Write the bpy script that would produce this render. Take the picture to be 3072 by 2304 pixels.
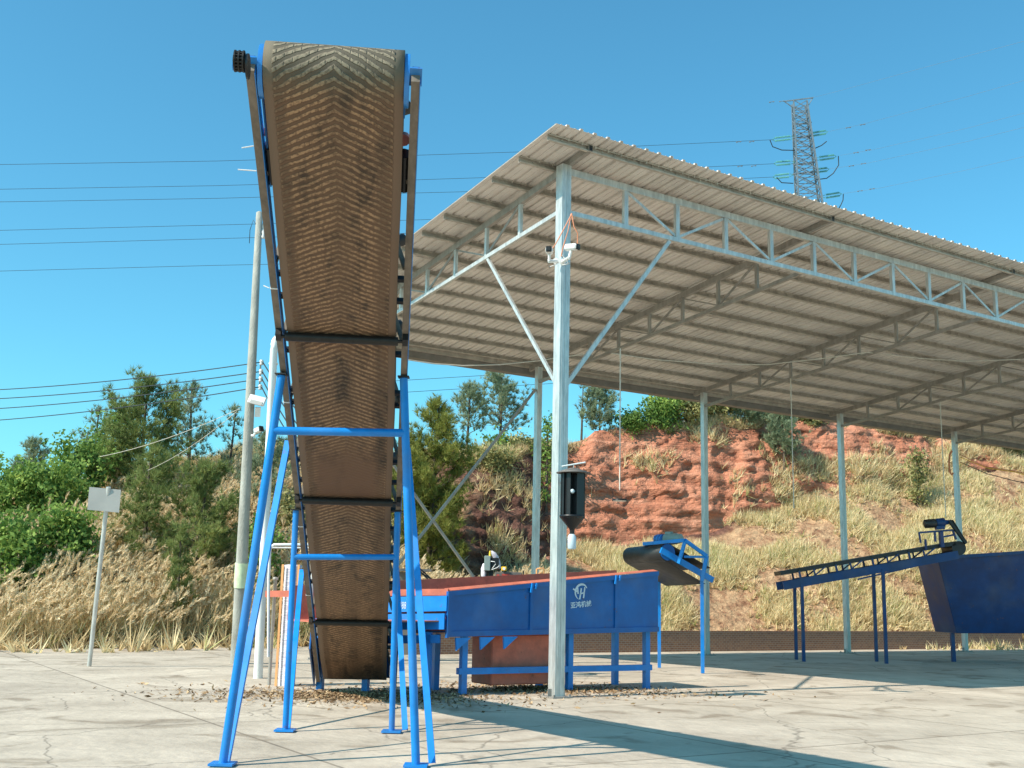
import bpy, math, random
import numpy as np
from mathutils import Vector, noise, Matrix
random.seed(7); rng = np.random.default_rng(7)
for o in list(bpy.data.objects): bpy.data.objects.remove(o)
SC = bpy.context.scene; COL = SC.collection
# ------------------------------------------------------------------ camera
FPX, PITCH, ROLL = 3324.878, .1872, .0230
cr, sr = math.cos(ROLL), math.sin(ROLL)
R0 = np.array([1, 0, 0.]); F = np.array([0, math.cos(PITCH), math.sin(PITCH)]); U0 = np.array([0, -math.sin(PITCH), math.cos(PITCH)])
RV = cr*R0+sr*U0; UV = cr*U0-sr*R0; CAM = np.array([0, 0, 1.6])
cd = bpy.data.cameras.new('camera'); cam = bpy.data.objects.new('camera', cd); COL.objects.link(cam)
cd.sensor_width = 36; cd.lens = 36*FPX/3072; cd.clip_end = 3000; cd.clip_start = .1
cam.matrix_world = Matrix(((RV[0], UV[0], -F[0], 0), (RV[1], UV[1], -F[1], 0), (RV[2], UV[2], -F[2], 1.6), (0, 0, 0, 1)))
SC.camera = cam
# ------------------------------------------------------------------ light
SUN_AZ = Vector((-.85, -.53)).normalized(); SUN_EL = math.radians(43)
w = bpy.data.worlds.new('World'); SC.world = w; w.use_nodes = True
nt = w.node_tree; sky = nt.nodes.new('ShaderNodeTexSky'); sky.sky_type = 'NISHITA'; sky.sun_disc = False
sky.sun_elevation = SUN_EL; sky.sun_rotation = math.atan2(SUN_AZ.x, SUN_AZ.y)
sky.air_density = 1.0; sky.dust_density = .9; sky.ozone_density = 1.0; sky.altitude = 0
bg = nt.nodes['Background']; bg.inputs['Strength'].default_value = .15
skc = nt.nodes.new('ShaderNodeMixRGB'); skc.blend_type = 'MULTIPLY'; skc.inputs[0].default_value = 1; skc.inputs[2].default_value = (.40, .97, 1.03, 1)
nt.links.new(sky.outputs[0], skc.inputs[1]); nt.links.new(skc.outputs[0], bg.inputs[0])
ld = bpy.data.lights.new('sun', 'SUN'); ld.energy = 5.0; ld.angle = math.radians(.5); ld.color = (1, .90, .78)
sun = bpy.data.objects.new('sun', ld); COL.objects.link(sun)
sd = Vector((SUN_AZ.x*math.cos(SUN_EL), SUN_AZ.y*math.cos(SUN_EL), math.sin(SUN_EL)))
sun.rotation_euler = sd.to_track_quat('Z', 'Y').to_euler()
SC.view_settings.view_transform = 'Standard'; SC.view_settings.look = 'None'
SC.view_settings.exposure = .45; SC.view_settings.gamma = 1

# ------------------------------------------------------------------ helpers
def V(p): return Vector((float(p[0]), float(p[1]), float(p[2])))
def ray(x, y): return F+(x-1536)/FPX*RV-(y-1152)/FPX*UV
def at(x, y, d): return CAM+d*ray(x, y)            # a point seen at photo pixel x, y at depth d metres
def aty(x, y, Y):
    r = ray(x, y); return CAM+r*(Y/r[1])
PSI = .5721; SO = np.array([.817, 18.2346, 3.9155])
UD = np.array([math.cos(PSI), math.sin(PSI), 0]); VD = np.array([-math.sin(PSI), math.cos(PSI), 0]); ZD = np.array([0, 0, 1.])
def SH(u, v, h): return SO+u*UD+v*VD+h*ZD          # shed coordinates
def ons(x, y, v):                                  # pixel onto the vertical shed plane v
    r = ray(x, y); t = ((SH(0, v, 0)-CAM)@VD)/(r@VD); return CAM+t*r
def onu(x, y, u):
    r = ray(x, y); t = ((SH(u, 0, 0)-CAM)@UD)/(r@UD); return CAM+t*r

class MB:
    def __init__(s): s.v = []; s.f = []; s.sm = []
    def add(s, vs, fs, smooth=False):
        b = len(s.v); s.v += [tuple(map(float, p)) for p in vs]
        for f in fs: s.f.append(tuple(i+b for i in f)); s.sm.append(smooth)
    def hexa(s, p):  # 8 pts: bottom 4, top 4
        s.add(p, [(3, 2, 1, 0), (4, 5, 6, 7), (0, 1, 5, 4), (1, 2, 6, 5), (2, 3, 7, 6), (3, 0, 4, 7)])
    def box(s, c, sx, sy, sz, X=(1, 0, 0), Y=(0, 1, 0), Z=(0, 0, 1)):
        c, X, Y, Z = map(lambda a: np.array(a, float), (c, X, Y, Z)); X = X*sx/2; Y = Y*sy/2; Z = Z*sz/2
        s.hexa([c-X-Y-Z, c+X-Y-Z, c+X+Y-Z, c-X+Y-Z, c-X-Y+Z, c+X-Y+Z, c+X+Y+Z, c-X+Y+Z])
    def beam(s, p0, p1, wd, ht, up=(0, 0, 1), side=None):  # wd along side, ht along up-ish
        p0 = np.array(p0, float); p1 = np.array(p1, float); d = p1-p0; d = d/np.linalg.norm(d)
        if side is not None:
            sd_ = np.array(side, float); sd_ = sd_-sd_@d*d; sd_ /= np.linalg.norm(sd_); u = np.cross(sd_, d)
        else:
            u = np.array(up, float); u = u-u@d*d; u /= np.linalg.norm(u); sd_ = np.cross(d, u)
        a = sd_*wd/2; b = u*ht/2
        s.hexa([p0-a-b, p0+a-b, p1+a-b, p1-a-b, p0-a+b, p0+a+b, p1+a+b, p1-a+b])
    def ring(s, c, d, r, n, up):
        d = d/np.linalg.norm(d); u = up-up@d*d
        if np.linalg.norm(u) < 1e-4: u = np.array([1., 0, 0])-d[0]*d
        u /= np.linalg.norm(u); w_ = np.cross(d, u)
        return [c+r*(math.cos(2*math.pi*k/n)*u+math.sin(2*math.pi*k/n)*w_) for k in range(n)]
    def tube(s, pts, r, n=10, caps=True, smooth=True):
        pts = [np.array(p, float) for p in pts]; m = len(pts)
        rs = list(r) if hasattr(r, '__len__') else [r]*m
        vs = []; fs = []
        for i, p in enumerate(pts):
            d = pts[min(i+1, m-1)]-pts[max(i-1, 0)]
            if i and np.linalg.norm(d) < 1e-9: d = pts[i]-pts[0]
            vs += s.ring(p, d, rs[i], n, np.array([.013, .02, 1.]))
        for i in range(m-1):
            for k in range(n):
                k2 = (k+1) % n; fs.append((i*n+k, i*n+k2, (i+1)*n+k2, (i+1)*n+k))
        s.add(vs, fs, smooth)
        if caps:
            s.add(vs[:n], [tuple(range(n))[::-1]]); s.add(vs[-n:], [tuple(range(n))])
    def lathe(s, c, axis, prof, n=20, smooth=True):  # prof list of (h, r)
        c = np.array(c, float); axis = np.array(axis, float); axis /= np.linalg.norm(axis)
        vs = []; fs = []
        for h, r in prof: vs += s.ring(c+axis*h, axis, r, n, np.array([.01, .03, 1.]))
        for i in range(len(prof)-1):
            for k in range(n):
                k2 = (k+1) % n; fs.append((i*n+k, i*n+k2, (i+1)*n+k2, (i+1)*n+k))
        s.add(vs, fs, smooth)
        s.add(vs[:n], [tuple(range(n))[::-1]]); s.add(vs[-n:], [tuple(range(n))])
    def build(s, name, mat, parent=None, bevel=0):
        me = bpy.data.meshes.new(name); me.from_pydata(s.v, [], s.f); me.materials.append(mat)
        me.polygons.foreach_set('use_smooth', s.sm); me.update()
        o = bpy.data.objects.new(name, me); COL.objects.link(o)
        if parent is not None: o.parent = parent; o.matrix_parent_inverse = Matrix.Translation(-parent_loc(parent))
        if bevel:
            m = o.modifiers.new('bevel', 'BEVEL'); m.width = bevel; m.segments = 1; m.limit_method = 'ANGLE'
        return o
def parent_loc(p):
    return Vector(p.location) if p.type == 'EMPTY' else Vector((0, 0, 0))
def tag(o, label=None, cat=None, group=None, kind=None):
    if label: o['label'] = label
    if cat: o['category'] = cat
    if group: o['group'] = group
    if kind: o['kind'] = kind
    return o
def thing(name, loc, label, cat, group=None):
    o = bpy.data.objects.new(name, None); o.location = V(loc); o.empty_display_size = .2; COL.objects.link(o)
    return tag(o, label, cat, group)
def mesh_np(name, verts, faces_n, mat, parent=None, tint=None, smooth=False, idx=None):
    """verts (N,3); faces as consecutive runs of faces_n, or idx (M,faces_n)"""
    me = bpy.data.meshes.new(name); N = len(verts)
    if idx is None: idx = np.arange(N).reshape(-1, faces_n)
    M = len(idx)
    me.vertices.add(N); me.vertices.foreach_set('co', np.asarray(verts, np.float32).ravel())
    me.loops.add(M*faces_n); me.loops.foreach_set('vertex_index', idx.astype(np.int32).ravel())
    me.polygons.add(M); me.polygons.foreach_set('loop_start', (np.arange(M)*faces_n).astype(np.int32))
    me.polygons.foreach_set('loop_total', np.full(M, faces_n, np.int32))
    me.polygons.foreach_set('use_smooth', np.full(M, smooth))
    me.materials.append(mat)
    if tint is not None:
        at_ = me.attributes.new('tint', 'FLOAT', 'POINT'); at_.data.foreach_set('value', np.asarray(tint, np.float32))
    me.update(calc_edges=True); me.validate()
    o = bpy.data.objects.new(name, me); COL.objects.link(o)
    if parent is not None: o.parent = parent; o.matrix_parent_inverse = Matrix.Translation(-parent_loc(parent))
    return o

# ------------------------------------------------------------------ materials
def mat(name, col, rough=.6, metal=0., spec=.5, var=.15, scale=3., bump=0., bscale=40., stretch=None, col2=None, mix=.5, coord='Object', chips=0):
    m = bpy.data.materials.new(name); m.use_nodes = True; t = m.node_tree; b = t.nodes['Principled BSDF']
    b.inputs['Roughness'].default_value = rough; b.inputs['Metallic'].default_value = metal
    b.inputs['Specular IOR Level'].default_value = spec
    tc = t.nodes.new('ShaderNodeTexCoord'); mp = t.nodes.new('ShaderNodeMapping'); t.links.new(tc.outputs[coord], mp.inputs[0])
    if stretch: mp.inputs['Scale'].default_value = stretch
    nz = t.nodes.new('ShaderNodeTexNoise'); nz.inputs['Scale'].default_value = scale; nz.inputs['Detail'].default_value = 7; nz.inputs['Roughness'].default_value = .65
    t.links.new(mp.outputs[0], nz.inputs[0])
    rp = t.nodes.new('ShaderNodeValToRGB'); t.links.new(nz.outputs[0], rp.inputs[0])
    c = np.array(col); c2 = np.array(col2) if col2 is not None else c*(1-var)
    rp.color_ramp.elements[0].position = .5-.22*mix*2*.9; rp.color_ramp.elements[1].position = .5+.18
    rp.color_ramp.elements[0].color = (*c2, 1); rp.color_ramp.elements[1].color = (*(c*(1+var*.5)), 1)
    t.links.new(rp.outputs[0], b.inputs['Base Color'])
    rr = t.nodes.new('ShaderNodeMapRange'); rr.inputs[3].default_value = max(0, rough-.12); rr.inputs[4].default_value = min(1, rough+.12)
    t.links.new(nz.outputs[0], rr.inputs[0]); t.links.new(rr.outputs[0], b.inputs['Roughness'])
    if chips:
        n3 = t.nodes.new('ShaderNodeTexNoise'); n3.inputs['Scale'].default_value = 6; n3.inputs['Detail'].default_value = 9; n3.inputs['Roughness'].default_value = .7; t.links.new(tc.outputs[coord], n3.inputs[0])
        mr = t.nodes.new('ShaderNodeMapRange'); mr.inputs[1].default_value = .63; mr.inputs[2].default_value = .68; mr.inputs[4].default_value = chips; t.links.new(n3.outputs[0], mr.inputs[0])
        n4 = t.nodes.new('ShaderNodeTexNoise'); n4.inputs['Scale'].default_value = 1.3; n4.inputs['Detail'].default_value = 6; t.links.new(tc.outputs[coord], n4.inputs[0])
        m4 = t.nodes.new('ShaderNodeMapRange'); m4.inputs[1].default_value = .48; m4.inputs[2].default_value = .75; m4.inputs[4].default_value = .22; t.links.new(n4.outputs[0], m4.inputs[0])
        a1 = t.nodes.new('ShaderNodeMixRGB'); t.links.new(m4.outputs[0], a1.inputs[0]); t.links.new(rp.outputs[0], a1.inputs[1]); a1.inputs[2].default_value = (.24, .22, .19, 1)
        a2 = t.nodes.new('ShaderNodeMixRGB'); t.links.new(mr.outputs[0], a2.inputs[0]); t.links.new(a1.outputs[0], a2.inputs[1]); a2.inputs[2].default_value = (.12, .055, .03, 1)
        t.links.new(a2.outputs[0], b.inputs['Base Color'])
    if bump:
        n2 = t.nodes.new('ShaderNodeTexNoise'); n2.inputs['Scale'].default_value = bscale; n2.inputs['Detail'].default_value = 6
        t.links.new(mp.outputs[0], n2.inputs[0]); bp = t.nodes.new('ShaderNodeBump'); bp.inputs['Strength'].default_value = bump; bp.inputs['Distance'].default_value = .05
        t.links.new(n2.outputs[0], bp.inputs['Height']); t.links.new(bp.outputs[0], b.inputs['Normal'])
    return m
def tintmat(name, stops, rough=.7, trans=0.):
    m = bpy.data.materials.new(name); m.use_nodes = True; t = m.node_tree; b = t.nodes['Principled BSDF']
    b.inputs['Roughness'].default_value = rough; b.inputs['Specular IOR Level'].default_value = .25
    a = t.nodes.new('ShaderNodeAttribute'); a.attribute_name = 'tint'
    rp = t.nodes.new('ShaderNodeValToRGB'); t.links.new(a.outputs['Fac'], rp.inputs[0])
    e = rp.color_ramp.elements
    while len(e) < len(stops): e.new(.5)
    for k, (p, c) in enumerate(stops): e[k].position = p; e[k].color = (*c, 1)
    t.links.new(rp.outputs[0], b.inputs['Base Color'])
    if trans:
        tr = t.nodes.new('ShaderNodeBsdfTranslucent'); mx = t.nodes.new('ShaderNodeMixShader'); mx.inputs[0].default_value = trans
        t.links.new(rp.outputs[0], tr.inputs[0]); t.links.new(b.outputs[0], mx.inputs[1]); t.links.new(tr.outputs[0], mx.inputs[2])
        t.links.new(mx.outputs[0], t.nodes['Material Output'].inputs[0])
    return m
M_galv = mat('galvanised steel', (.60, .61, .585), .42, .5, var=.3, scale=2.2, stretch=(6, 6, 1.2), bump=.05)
M_galv2 = mat('shade-toned galvanised steel', (.33, .31, .28), .55, .3, var=.3, scale=2.5, stretch=(3, 3, 1))  # brown-grey cast of steel under the roof, put into the colour
M_purlin = mat('purlin steel', (.47, .43, .37), .6, .2, var=.35, scale=5)
M_gutter = mat('dark gutter steel', (.22, .2, .18), .6, .1, var=.3)
M_blue = mat('blue paint', (.0, .20, .60), .38, 0, var=.2, scale=4, bump=.03, chips=.5)
M_blue2 = mat('sun-bright dusty blue paint', (.0, .24, .72), .5, 0, var=.22, scale=3, chips=.6)  # sun on the feeder's left plates and hooks put into a lighter blue
M_dblue = mat('shade-darkened blue paint', (.0, .11, .37), .42, 0, var=.25, scale=2.5, col2=(.003, .08, .28), chips=.8)  # shade on the feeder's side panel put into a darker blue
M_shblue = mat('roof-shaded blue paint', (.0, .045, .17), .45, 0, var=.25, scale=2.5, col2=(.002, .03, .11), chips=.8)  # the same blue with the roof's shade painted in, nearly black
M_redp = mat('red oxide paint', (.56, .15, .09), .6, 0, var=.3, scale=5, chips=.7)
M_black = mat('black rubber', (.012, .012, .014), .45, 0, var=.4, scale=8, col2=(.03, .028, .026))
M_blackm = mat('black plastic', (.008, .008, .009), .4, 0, var=.3)
M_grease = mat('greasy black steel', (.02, .018, .016), .5, .3, var=.5, scale=20)
M_frame = mat('brown-toned frame steel', (.20, .165, .13), .7, .1, var=.3, scale=4, stretch=(3, 1, 3), col2=(.11, .09, .07))  # brown reflection of the ground on the rails, put into the colour
M_white = mat('white plastic', (.78, .78, .76), .4, 0, var=.06)
M_whitep = mat('white pipe paint', (.80, .82, .80), .4, 0, var=.1, scale=2)
M_conc = mat('pole concrete', (.36, .36, .32), .85, 0, var=.35, scale=2.5, stretch=(2, 2, .6), bump=.3, bscale=25)
M_board = mat('sign back board', (.42, .41, .38), .6, .1, var=.12, scale=2)
M_rollr = mat('faded red rubber', (.55, .16, .12), .6)
M_wire = mat('cable', (.02, .03, .035), .6)
M_wirel = mat('pale cable', (.62, .58, .5), .6)
M_orange = mat('orange cable', (.72, .27, .14), .5)
M_lat = mat('lattice steel', (.17, .22, .26), .6, .2, var=.3)
M_glassg = mat('green glass insulator', (.10, .34, .26), .15, 0, var=.2)
M_porc = mat('porcelain insulator', (.62, .62, .6), .3)
M_yel = mat('yellow plastic', (.9, .55, .03), .4)
M_greyb = mat('grey green enamel', (.22, .27, .25), .45)
M_cloth = mat('white striped cloth', (.75, .72, .75), .9, 0, var=.3, scale=9, stretch=(1, 1, 6), col2=(.4, .34, .4))
M_orp = mat('orange painted frame', (.9, .42, .16), .5)
M_panel = mat('display grey', (.13, .12, .11), .4, 0, var=.2)
M_dred = mat('faded red lettering', (.45, .05, .04), .5)
M_lett = mat('pale lettering', (.62, .72, .78), .5, 0, var=.08)
M_bottle = mat('pale blue bottle', (.52, .62, .68), .35)
M_coneg = mat('dusty cone', (.13, .12, .11), .6)
M_bark = mat('bark', (.10, .075, .055), .9, 0, var=.4, scale=8, bump=.3)
M_label = mat('pale green poster', (.60, .70, .46), .7, var=.2, scale=9)

# roof sheet
M_roof = mat('roof sheet underside', (.74, .70, .645), .55, .1, var=.14, scale=1.2, stretch=(1, 1, 1), col2=(.55, .52, .485))

def brickmat():
    m = mat('brick wall', (.3, .16, .1), .85); t = m.node_tree; b = t.nodes['Principled BSDF']
    br = t.nodes.new('ShaderNodeTexBrick'); tc = t.nodes.new('ShaderNodeTexCoord'); mp = t.nodes.new('ShaderNodeMapping'); mp.inputs['Rotation'].default_value = (math.pi/2, 0, 0)
    t.links.new(tc.outputs['Object'], mp.inputs[0]); t.links.new(mp.outputs[0], br.inputs[0])
    br.inputs['Scale'].default_value = 4; br.inputs['Color1'].default_value = (.34, .17, .1, 1); br.inputs['Color2'].default_value = (.24, .12, .08, 1); br.inputs['Mortar'].default_value = (.36, .32, .28, 1)
    t.links.new(br.outputs[0], b.inputs['Base Color']); return m
M_brick = brickmat()

def beltmat():
    m = bpy.data.materials.new('chevron belt'); m.use_nodes = True; t = m.node_tree; b = t.nodes['Principled BSDF']; N = t.nodes.new; L = t.links.new
    uv = N('ShaderNodeUVMap'); uv.uv_map = 'UVMap'; sp = N('ShaderNodeSeparateXYZ'); L(uv.outputs[0], sp.inputs[0])  # x = lateral metres (+5), y = metres along
    def mth(op, a, b_=None, c=None):
        n = N('ShaderNodeMath'); n.operation = op
        for k, q in enumerate((a, b_, c)):
            if q is None: continue
            if isinstance(q, (int, float)): n.inputs[k].default_value = q
            else: L(q, n.inputs[k])
        return n.outputs[0]
    def sstep(x, lo, hi):
        n = N('ShaderNodeMapRange'); n.interpolation_type = 'SMOOTHSTEP'; n.inputs[1].default_value = lo; n.inputs[2].default_value = hi; L(x, n.inputs[0]); return n.outputs[0]
    def noi(vec, scale, det=5, dist=0.):
        n = N('ShaderNodeTexNoise'); n.inputs['Scale'].default_value = scale; n.inputs['Detail'].default_value = det; n.inputs['Distortion'].default_value = dist; L(vec, n.inputs[0]); return n.outputs[0]
    x = sp.outputs[0]; y = sp.outputs[1]; ax = mth('ABSOLUTE', x)
    wob = mth('MULTIPLY', mth('SUBTRACT', noi(uv.outputs[0], 7.), .5), .06)
    ph = mth('ADD', mth('SUBTRACT', y, mth('MULTIPLY', ax, .56)), wob)
    fr = mth('FRACT', mth('DIVIDE', ph, .066))
    tri = mth('ABSOLUTE', mth('SUBTRACT', fr, .5))              # 0 middle of rib .. .5
    rib = mth('SUBTRACT', 1.0, sstep(tri, .17, .32))
    # cleats are broken into short blocks side by side
    fx = mth('ABSOLUTE', mth('SUBTRACT', mth('FRACT', mth('DIVIDE', ax, .058)), .5)); blk = mth('SUBTRACT', 1.0, mth('MULTIPLY', sstep(fx, .36, .47), sstep(noi(uv.outputs[0], 12., 3), .42, .6)))
    rib = mth('MULTIPLY', rib, mth('ADD', .45, mth('MULTIPLY', blk, .55)))
    inside = mth('SUBTRACT', 1.0, sstep(ax, .425, .44))
    rib = mth('MULTIPLY', rib, inside)
    mp = N('ShaderNodeMapping'); mp.inputs['Scale'].default_value = (2.2, .75, 1); L(uv.outputs[0], mp.inputs[0])
    n1 = noi(mp.outputs[0], 2.0, 8, .6); n2 = noi(uv.outputs[0], 34., 5); n3 = noi(uv.outputs[0], 9., 6, .4)
    mud = sstep(mth('ADD', mth('MULTIPLY', n1, .7), mth('MULTIPLY', n3, .3)), .28, .53)
    # darker rubbed tracks beside the edges
    trk = mth('SUBTRACT', 1.0, mth('MULTIPLY', mth('SUBTRACT', 1.0, sstep(mth('ABSOLUTE', mth('SUBTRACT', x, .37)), .02, .09)), .65))
    trk2 = mth('SUBTRACT', 1.0, mth('MULTIPLY', mth('SUBTRACT', 1.0, sstep(mth('ABSOLUTE', mth('ADD', x, .395)), .015, .06)), .8))
    trk3 = mth('SUBTRACT', 1.0, mth('MULTIPLY', mth('SUBTRACT', 1.0, sstep(mth('ABSOLUTE', mth('SUBTRACT', x, .03)), .02, .14)), .4))
    face = N('ShaderNodeMixRGB'); L(mth('MULTIPLY', mth('MULTIPLY', mth('MULTIPLY', mud, trk3), trk), trk2), face.inputs[0]); face.inputs[1].default_value = (.11, .078, .053, 1); face.inputs[2].default_value = (.36, .225, .13, 1)
    groove = N('ShaderNodeMixRGB'); L(mud, groove.inputs[0]); groove.inputs[1].default_value = (.026, .021, .018, 1); groove.inputs[2].default_value = (.135, .08, .05, 1)
    # a smooth, evenly brown zone low on the belt
    fill = mth('MULTIPLY', mth('MULTIPLY', sstep(y, 4.6, 5.5), mth('SUBTRACT', 1.0, sstep(y, 6.0, 6.3))), mth('SUBTRACT', 1.0, sstep(ax, .25, .42)))
    ribv = mth('MULTIPLY', rib, mth('SUBTRACT', 1.0, mth('MULTIPLY', fill, .85)))
    ribn = mth('MULTIPLY', ribv, mth('ADD', .3, mth('MULTIPLY', sstep(n2, .38, .55), .7)))
    mx = N('ShaderNodeMixRGB'); L(ribn, mx.inputs[0]); L(groove.outputs[0], mx.inputs[1]); L(face.outputs[0], mx.inputs[2])
    mf = N('ShaderNodeMixRGB'); L(mth('MULTIPLY', fill, .8), mf.inputs[0]); L(mx.outputs[0], mf.inputs[1]); mf.inputs[2].default_value = (.15, .085, .055, 1)
    edge = N('ShaderNodeMixRGB'); L(inside, edge.inputs[0]); edge.inputs[1].default_value = (.17, .11, .075, 1); L(mf.outputs[0], edge.inputs[2])
    # light on the drum's upper front, painted as a paler belt colour
    head = N('ShaderNodeMixRGB'); L(mth('SUBTRACT', 1.0, sstep(y, -.10, .28)), head.inputs[0]); L(edge.outputs[0], head.inputs[1])
    hc = N('ShaderNodeMixRGB'); L(mth('ADD', mth('MULTIPLY', ribn, .8), mth('SUBTRACT', .2, mth('MULTIPLY', inside, .2))), hc.inputs[0]); hc.inputs[1].default_value = (.10, .085, .06, 1); hc.inputs[2].default_value = (.29, .245, .17, 1)
    L(hc.outputs[0], head.inputs[2]); L(head.outputs[0], b.inputs['Base Color'])
    b.inputs['Roughness'].default_value = .75; b.inputs['Specular IOR Level'].default_value = .3
    bp = N('ShaderNodeBump'); bp.inputs['Strength'].default_value = .9; bp.inputs['Distance'].default_value = .012
    L(mth('ADD', ribv, mth('MULTIPLY', n2, .15)), bp.inputs['Height']); L(bp.outputs[0], b.inputs['Normal'])
    return m
M_belt = beltmat()

def groundmat():
    m = mat('yard ground', (.50, .43, .34), .95, 0, var=.3, scale=.6, col2=(.36, .30, .23), bump=.5, bscale=6); t = m.node_tree; b = t.nodes['Principled BSDF']; N = t.nodes.new; L = t.links.new
    src = b.inputs['Base Color'].links[0].from_socket; tc = N('ShaderNodeTexCoord'); mp = N('ShaderNodeMapping'); mp.inputs['Rotation'].default_value = (0, 0, -.57); L(tc.outputs['Object'], mp.inputs[0])
    br = N('ShaderNodeTexBrick'); br.offset = 0; br.inputs['Scale'].default_value = 1; br.inputs['Brick Width'].default_value = 4.5; br.inputs['Row Height'].default_value = 4.5; br.inputs['Mortar Size'].default_value = .025; br.inputs['Mortar Smooth'].default_value = .4
    br.inputs['Color1'].default_value = (1, 1, 1, 1); br.inputs['Color2'].default_value = (.9, .9, .9, 1); br.inputs['Mortar'].default_value = (.4, .38, .36, 1); L(mp.outputs[0], br.inputs[0])
    m1 = N('ShaderNodeMixRGB'); m1.blend_type = 'MULTIPLY'; m1.inputs[0].default_value = .8; L(src, m1.inputs[1]); L(br.outputs[0], m1.inputs[2])
    n1 = N('ShaderNodeTexNoise'); n1.inputs['Scale'].default_value = .9; n1.inputs['Detail'].default_value = 9; n1.inputs['Distortion'].default_value = 1.2; L(mp.outputs[0], n1.inputs[0])
    r1 = N('ShaderNodeMapRange'); r1.inputs[1].default_value = .56; r1.inputs[2].default_value = .68; r1.inputs[4].default_value = .7; L(n1.outputs[0], r1.inputs[0])
    m2 = N('ShaderNodeMixRGB'); L(r1.outputs[0], m2.inputs[0]); L(m1.outputs[0], m2.inputs[1]); m2.inputs[2].default_value = (.20, .15, .10, 1)
    v = N('ShaderNodeTexVoronoi'); v.feature = 'DISTANCE_TO_EDGE'; v.inputs['Scale'].default_value = .45; n2 = N('ShaderNodeTexNoise'); n2.inputs['Scale'].default_value = 2; n2.inputs['Detail'].default_value = 6; L(mp.outputs[0], n2.inputs[0])
    ad = N('ShaderNodeMixRGB'); ad.inputs[0].default_value = .25; L(mp.outputs[0], ad.inputs[1]); L(n2.outputs['Color'], ad.inputs[2]); L(ad.outputs[0], v.inputs[0])
    r2 = N('ShaderNodeMapRange'); r2.inputs[1].default_value = .0; r2.inputs[2].default_value = .006; r2.inputs[3].default_value = .6; r2.inputs[4].default_value = 0; L(v.outputs[0], r2.inputs[0])
    m3 = N('ShaderNodeMixRGB'); L(r2.outputs[0], m3.inputs[0]); L(m2.outputs[0], m3.inputs[1]); m3.inputs[2].default_value = (.1, .08, .06, 1); L(m3.outputs[0], b.inputs['Base Color']); return m
def hillmat():
    m = bpy.data.materials.new('hillside earth'); m.use_nodes = True; t = m.node_tree; b = t.nodes['Principled BSDF']; N = t.nodes.new; L = t.links.new
    b.inputs['Roughness'].default_value = .95; b.inputs['Specular IOR Level'].default_value = .15
    tc = N('ShaderNodeTexCoord'); a = N('ShaderNodeAttribute'); a.attribute_name = 'tint'
    def noi(sc, st=None, det=8, dist=0.):
        n = N('ShaderNodeTexNoise'); n.inputs['Scale'].default_value = sc; n.inputs['Detail'].default_value = det; n.inputs['Roughness'].default_value = .62; n.inputs['Distortion'].default_value = dist
        if st:
            mp = N('ShaderNodeMapping'); mp.inputs['Scale'].default_value = st; L(tc.outputs['Object'], mp.inputs[0]); L(mp.outputs[0], n.inputs[0])
        else: L(tc.outputs['Object'], n.inputs[0])
        return n
    n1 = noi(.7, (1, 1, 2.2), 8, .5); r1 = N('ShaderNodeValToRGB'); L(n1.outputs[0], r1.inputs[0])
    e = r1.color_ramp.elements; e[0].position = .33; e[0].color = (.44, .17, .10, 1); e[1].position = .68; e[1].color = (.72, .345, .22, 1); k = e.new(.5); k.color = (.60, .25, .15, 1)
    ns = noi(1.0, (.35, .35, 7.), 5); rs = N('ShaderNodeValToRGB'); L(ns.outputs[0], rs.inputs[0]); rs.color_ramp.elements[0].position = .36; rs.color_ramp.elements[0].color = (.6, .52, .5, 1); rs.color_ramp.elements[1].position = .5; rs.color_ramp.elements[1].color = (1, 1, 1, 1)
    ms = N('ShaderNodeMixRGB'); ms.blend_type = 'MULTIPLY'; ms.inputs[0].default_value = .8; L(r1.outputs[0], ms.inputs[1]); L(rs.outputs[0], ms.inputs[2])
    n2 = noi(2.5); r2 = N('ShaderNodeValToRGB'); L(n2.outputs[0], r2.inputs[0])
    e = r2.color_ramp.elements; e[0].position = .35; e[0].color = (.26, .13, .075, 1); e[1].position = .62; e[1].color = (.58, .38, .22, 1)
    # dark weathered purple earth mixed by tint band .5-.75
    n3 = noi(1.6); r3 = N('ShaderNodeValToRGB'); L(n3.outputs[0], r3.inputs[0]); e = r3.color_ramp.elements
    e[0].position = .38; e[0].color = (.085, .042, .034, 1); e[1].position = .62; e[1].color = (.26, .13, .095, 1)
    nb = noi(.5, None, 6); add = N('ShaderNodeMath'); add.operation = 'MULTIPLY_ADD'; L(nb.outputs[0], add.inputs[0]); add.inputs[1].default_value = .7; L(a.outputs['Fac'], add.inputs[2])
    f1 = N('ShaderNodeMapRange'); f1.inputs[1].default_value = .75; f1.inputs[2].default_value = .92; L(add.outputs[0], f1.inputs[0])
    f2 = N('ShaderNodeMapRange'); f2.inputs[1].default_value = 1.18; f2.inputs[2].default_value = 1.36; L(add.outputs[0], f2.inputs[0])
    m1 = N('ShaderNodeMixRGB'); L(f1.outputs[0], m1.inputs[0]); L(r2.outputs[0], m1.inputs[1]); L(r3.outputs[0], m1.inputs[2])
    m2 = N('ShaderNodeMixRGB'); L(f2.outputs[0], m2.inputs[0]); L(m1.outputs[0], m2.inputs[1]); L(ms.outputs[0], m2.inputs[2])
    L(m2.outputs[0], b.inputs['Base Color'])
    nb2 = noi(3.5, (1, 1, 1.6), 10, .3); bp = N('ShaderNodeBump'); bp.inputs['Strength'].default_value = .9; bp.inputs['Distance'].default_value = .35; L(nb2.outputs[0], bp.inputs['Height']); L(bp.outputs[0], b.inputs['Normal'])
    return m

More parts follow.
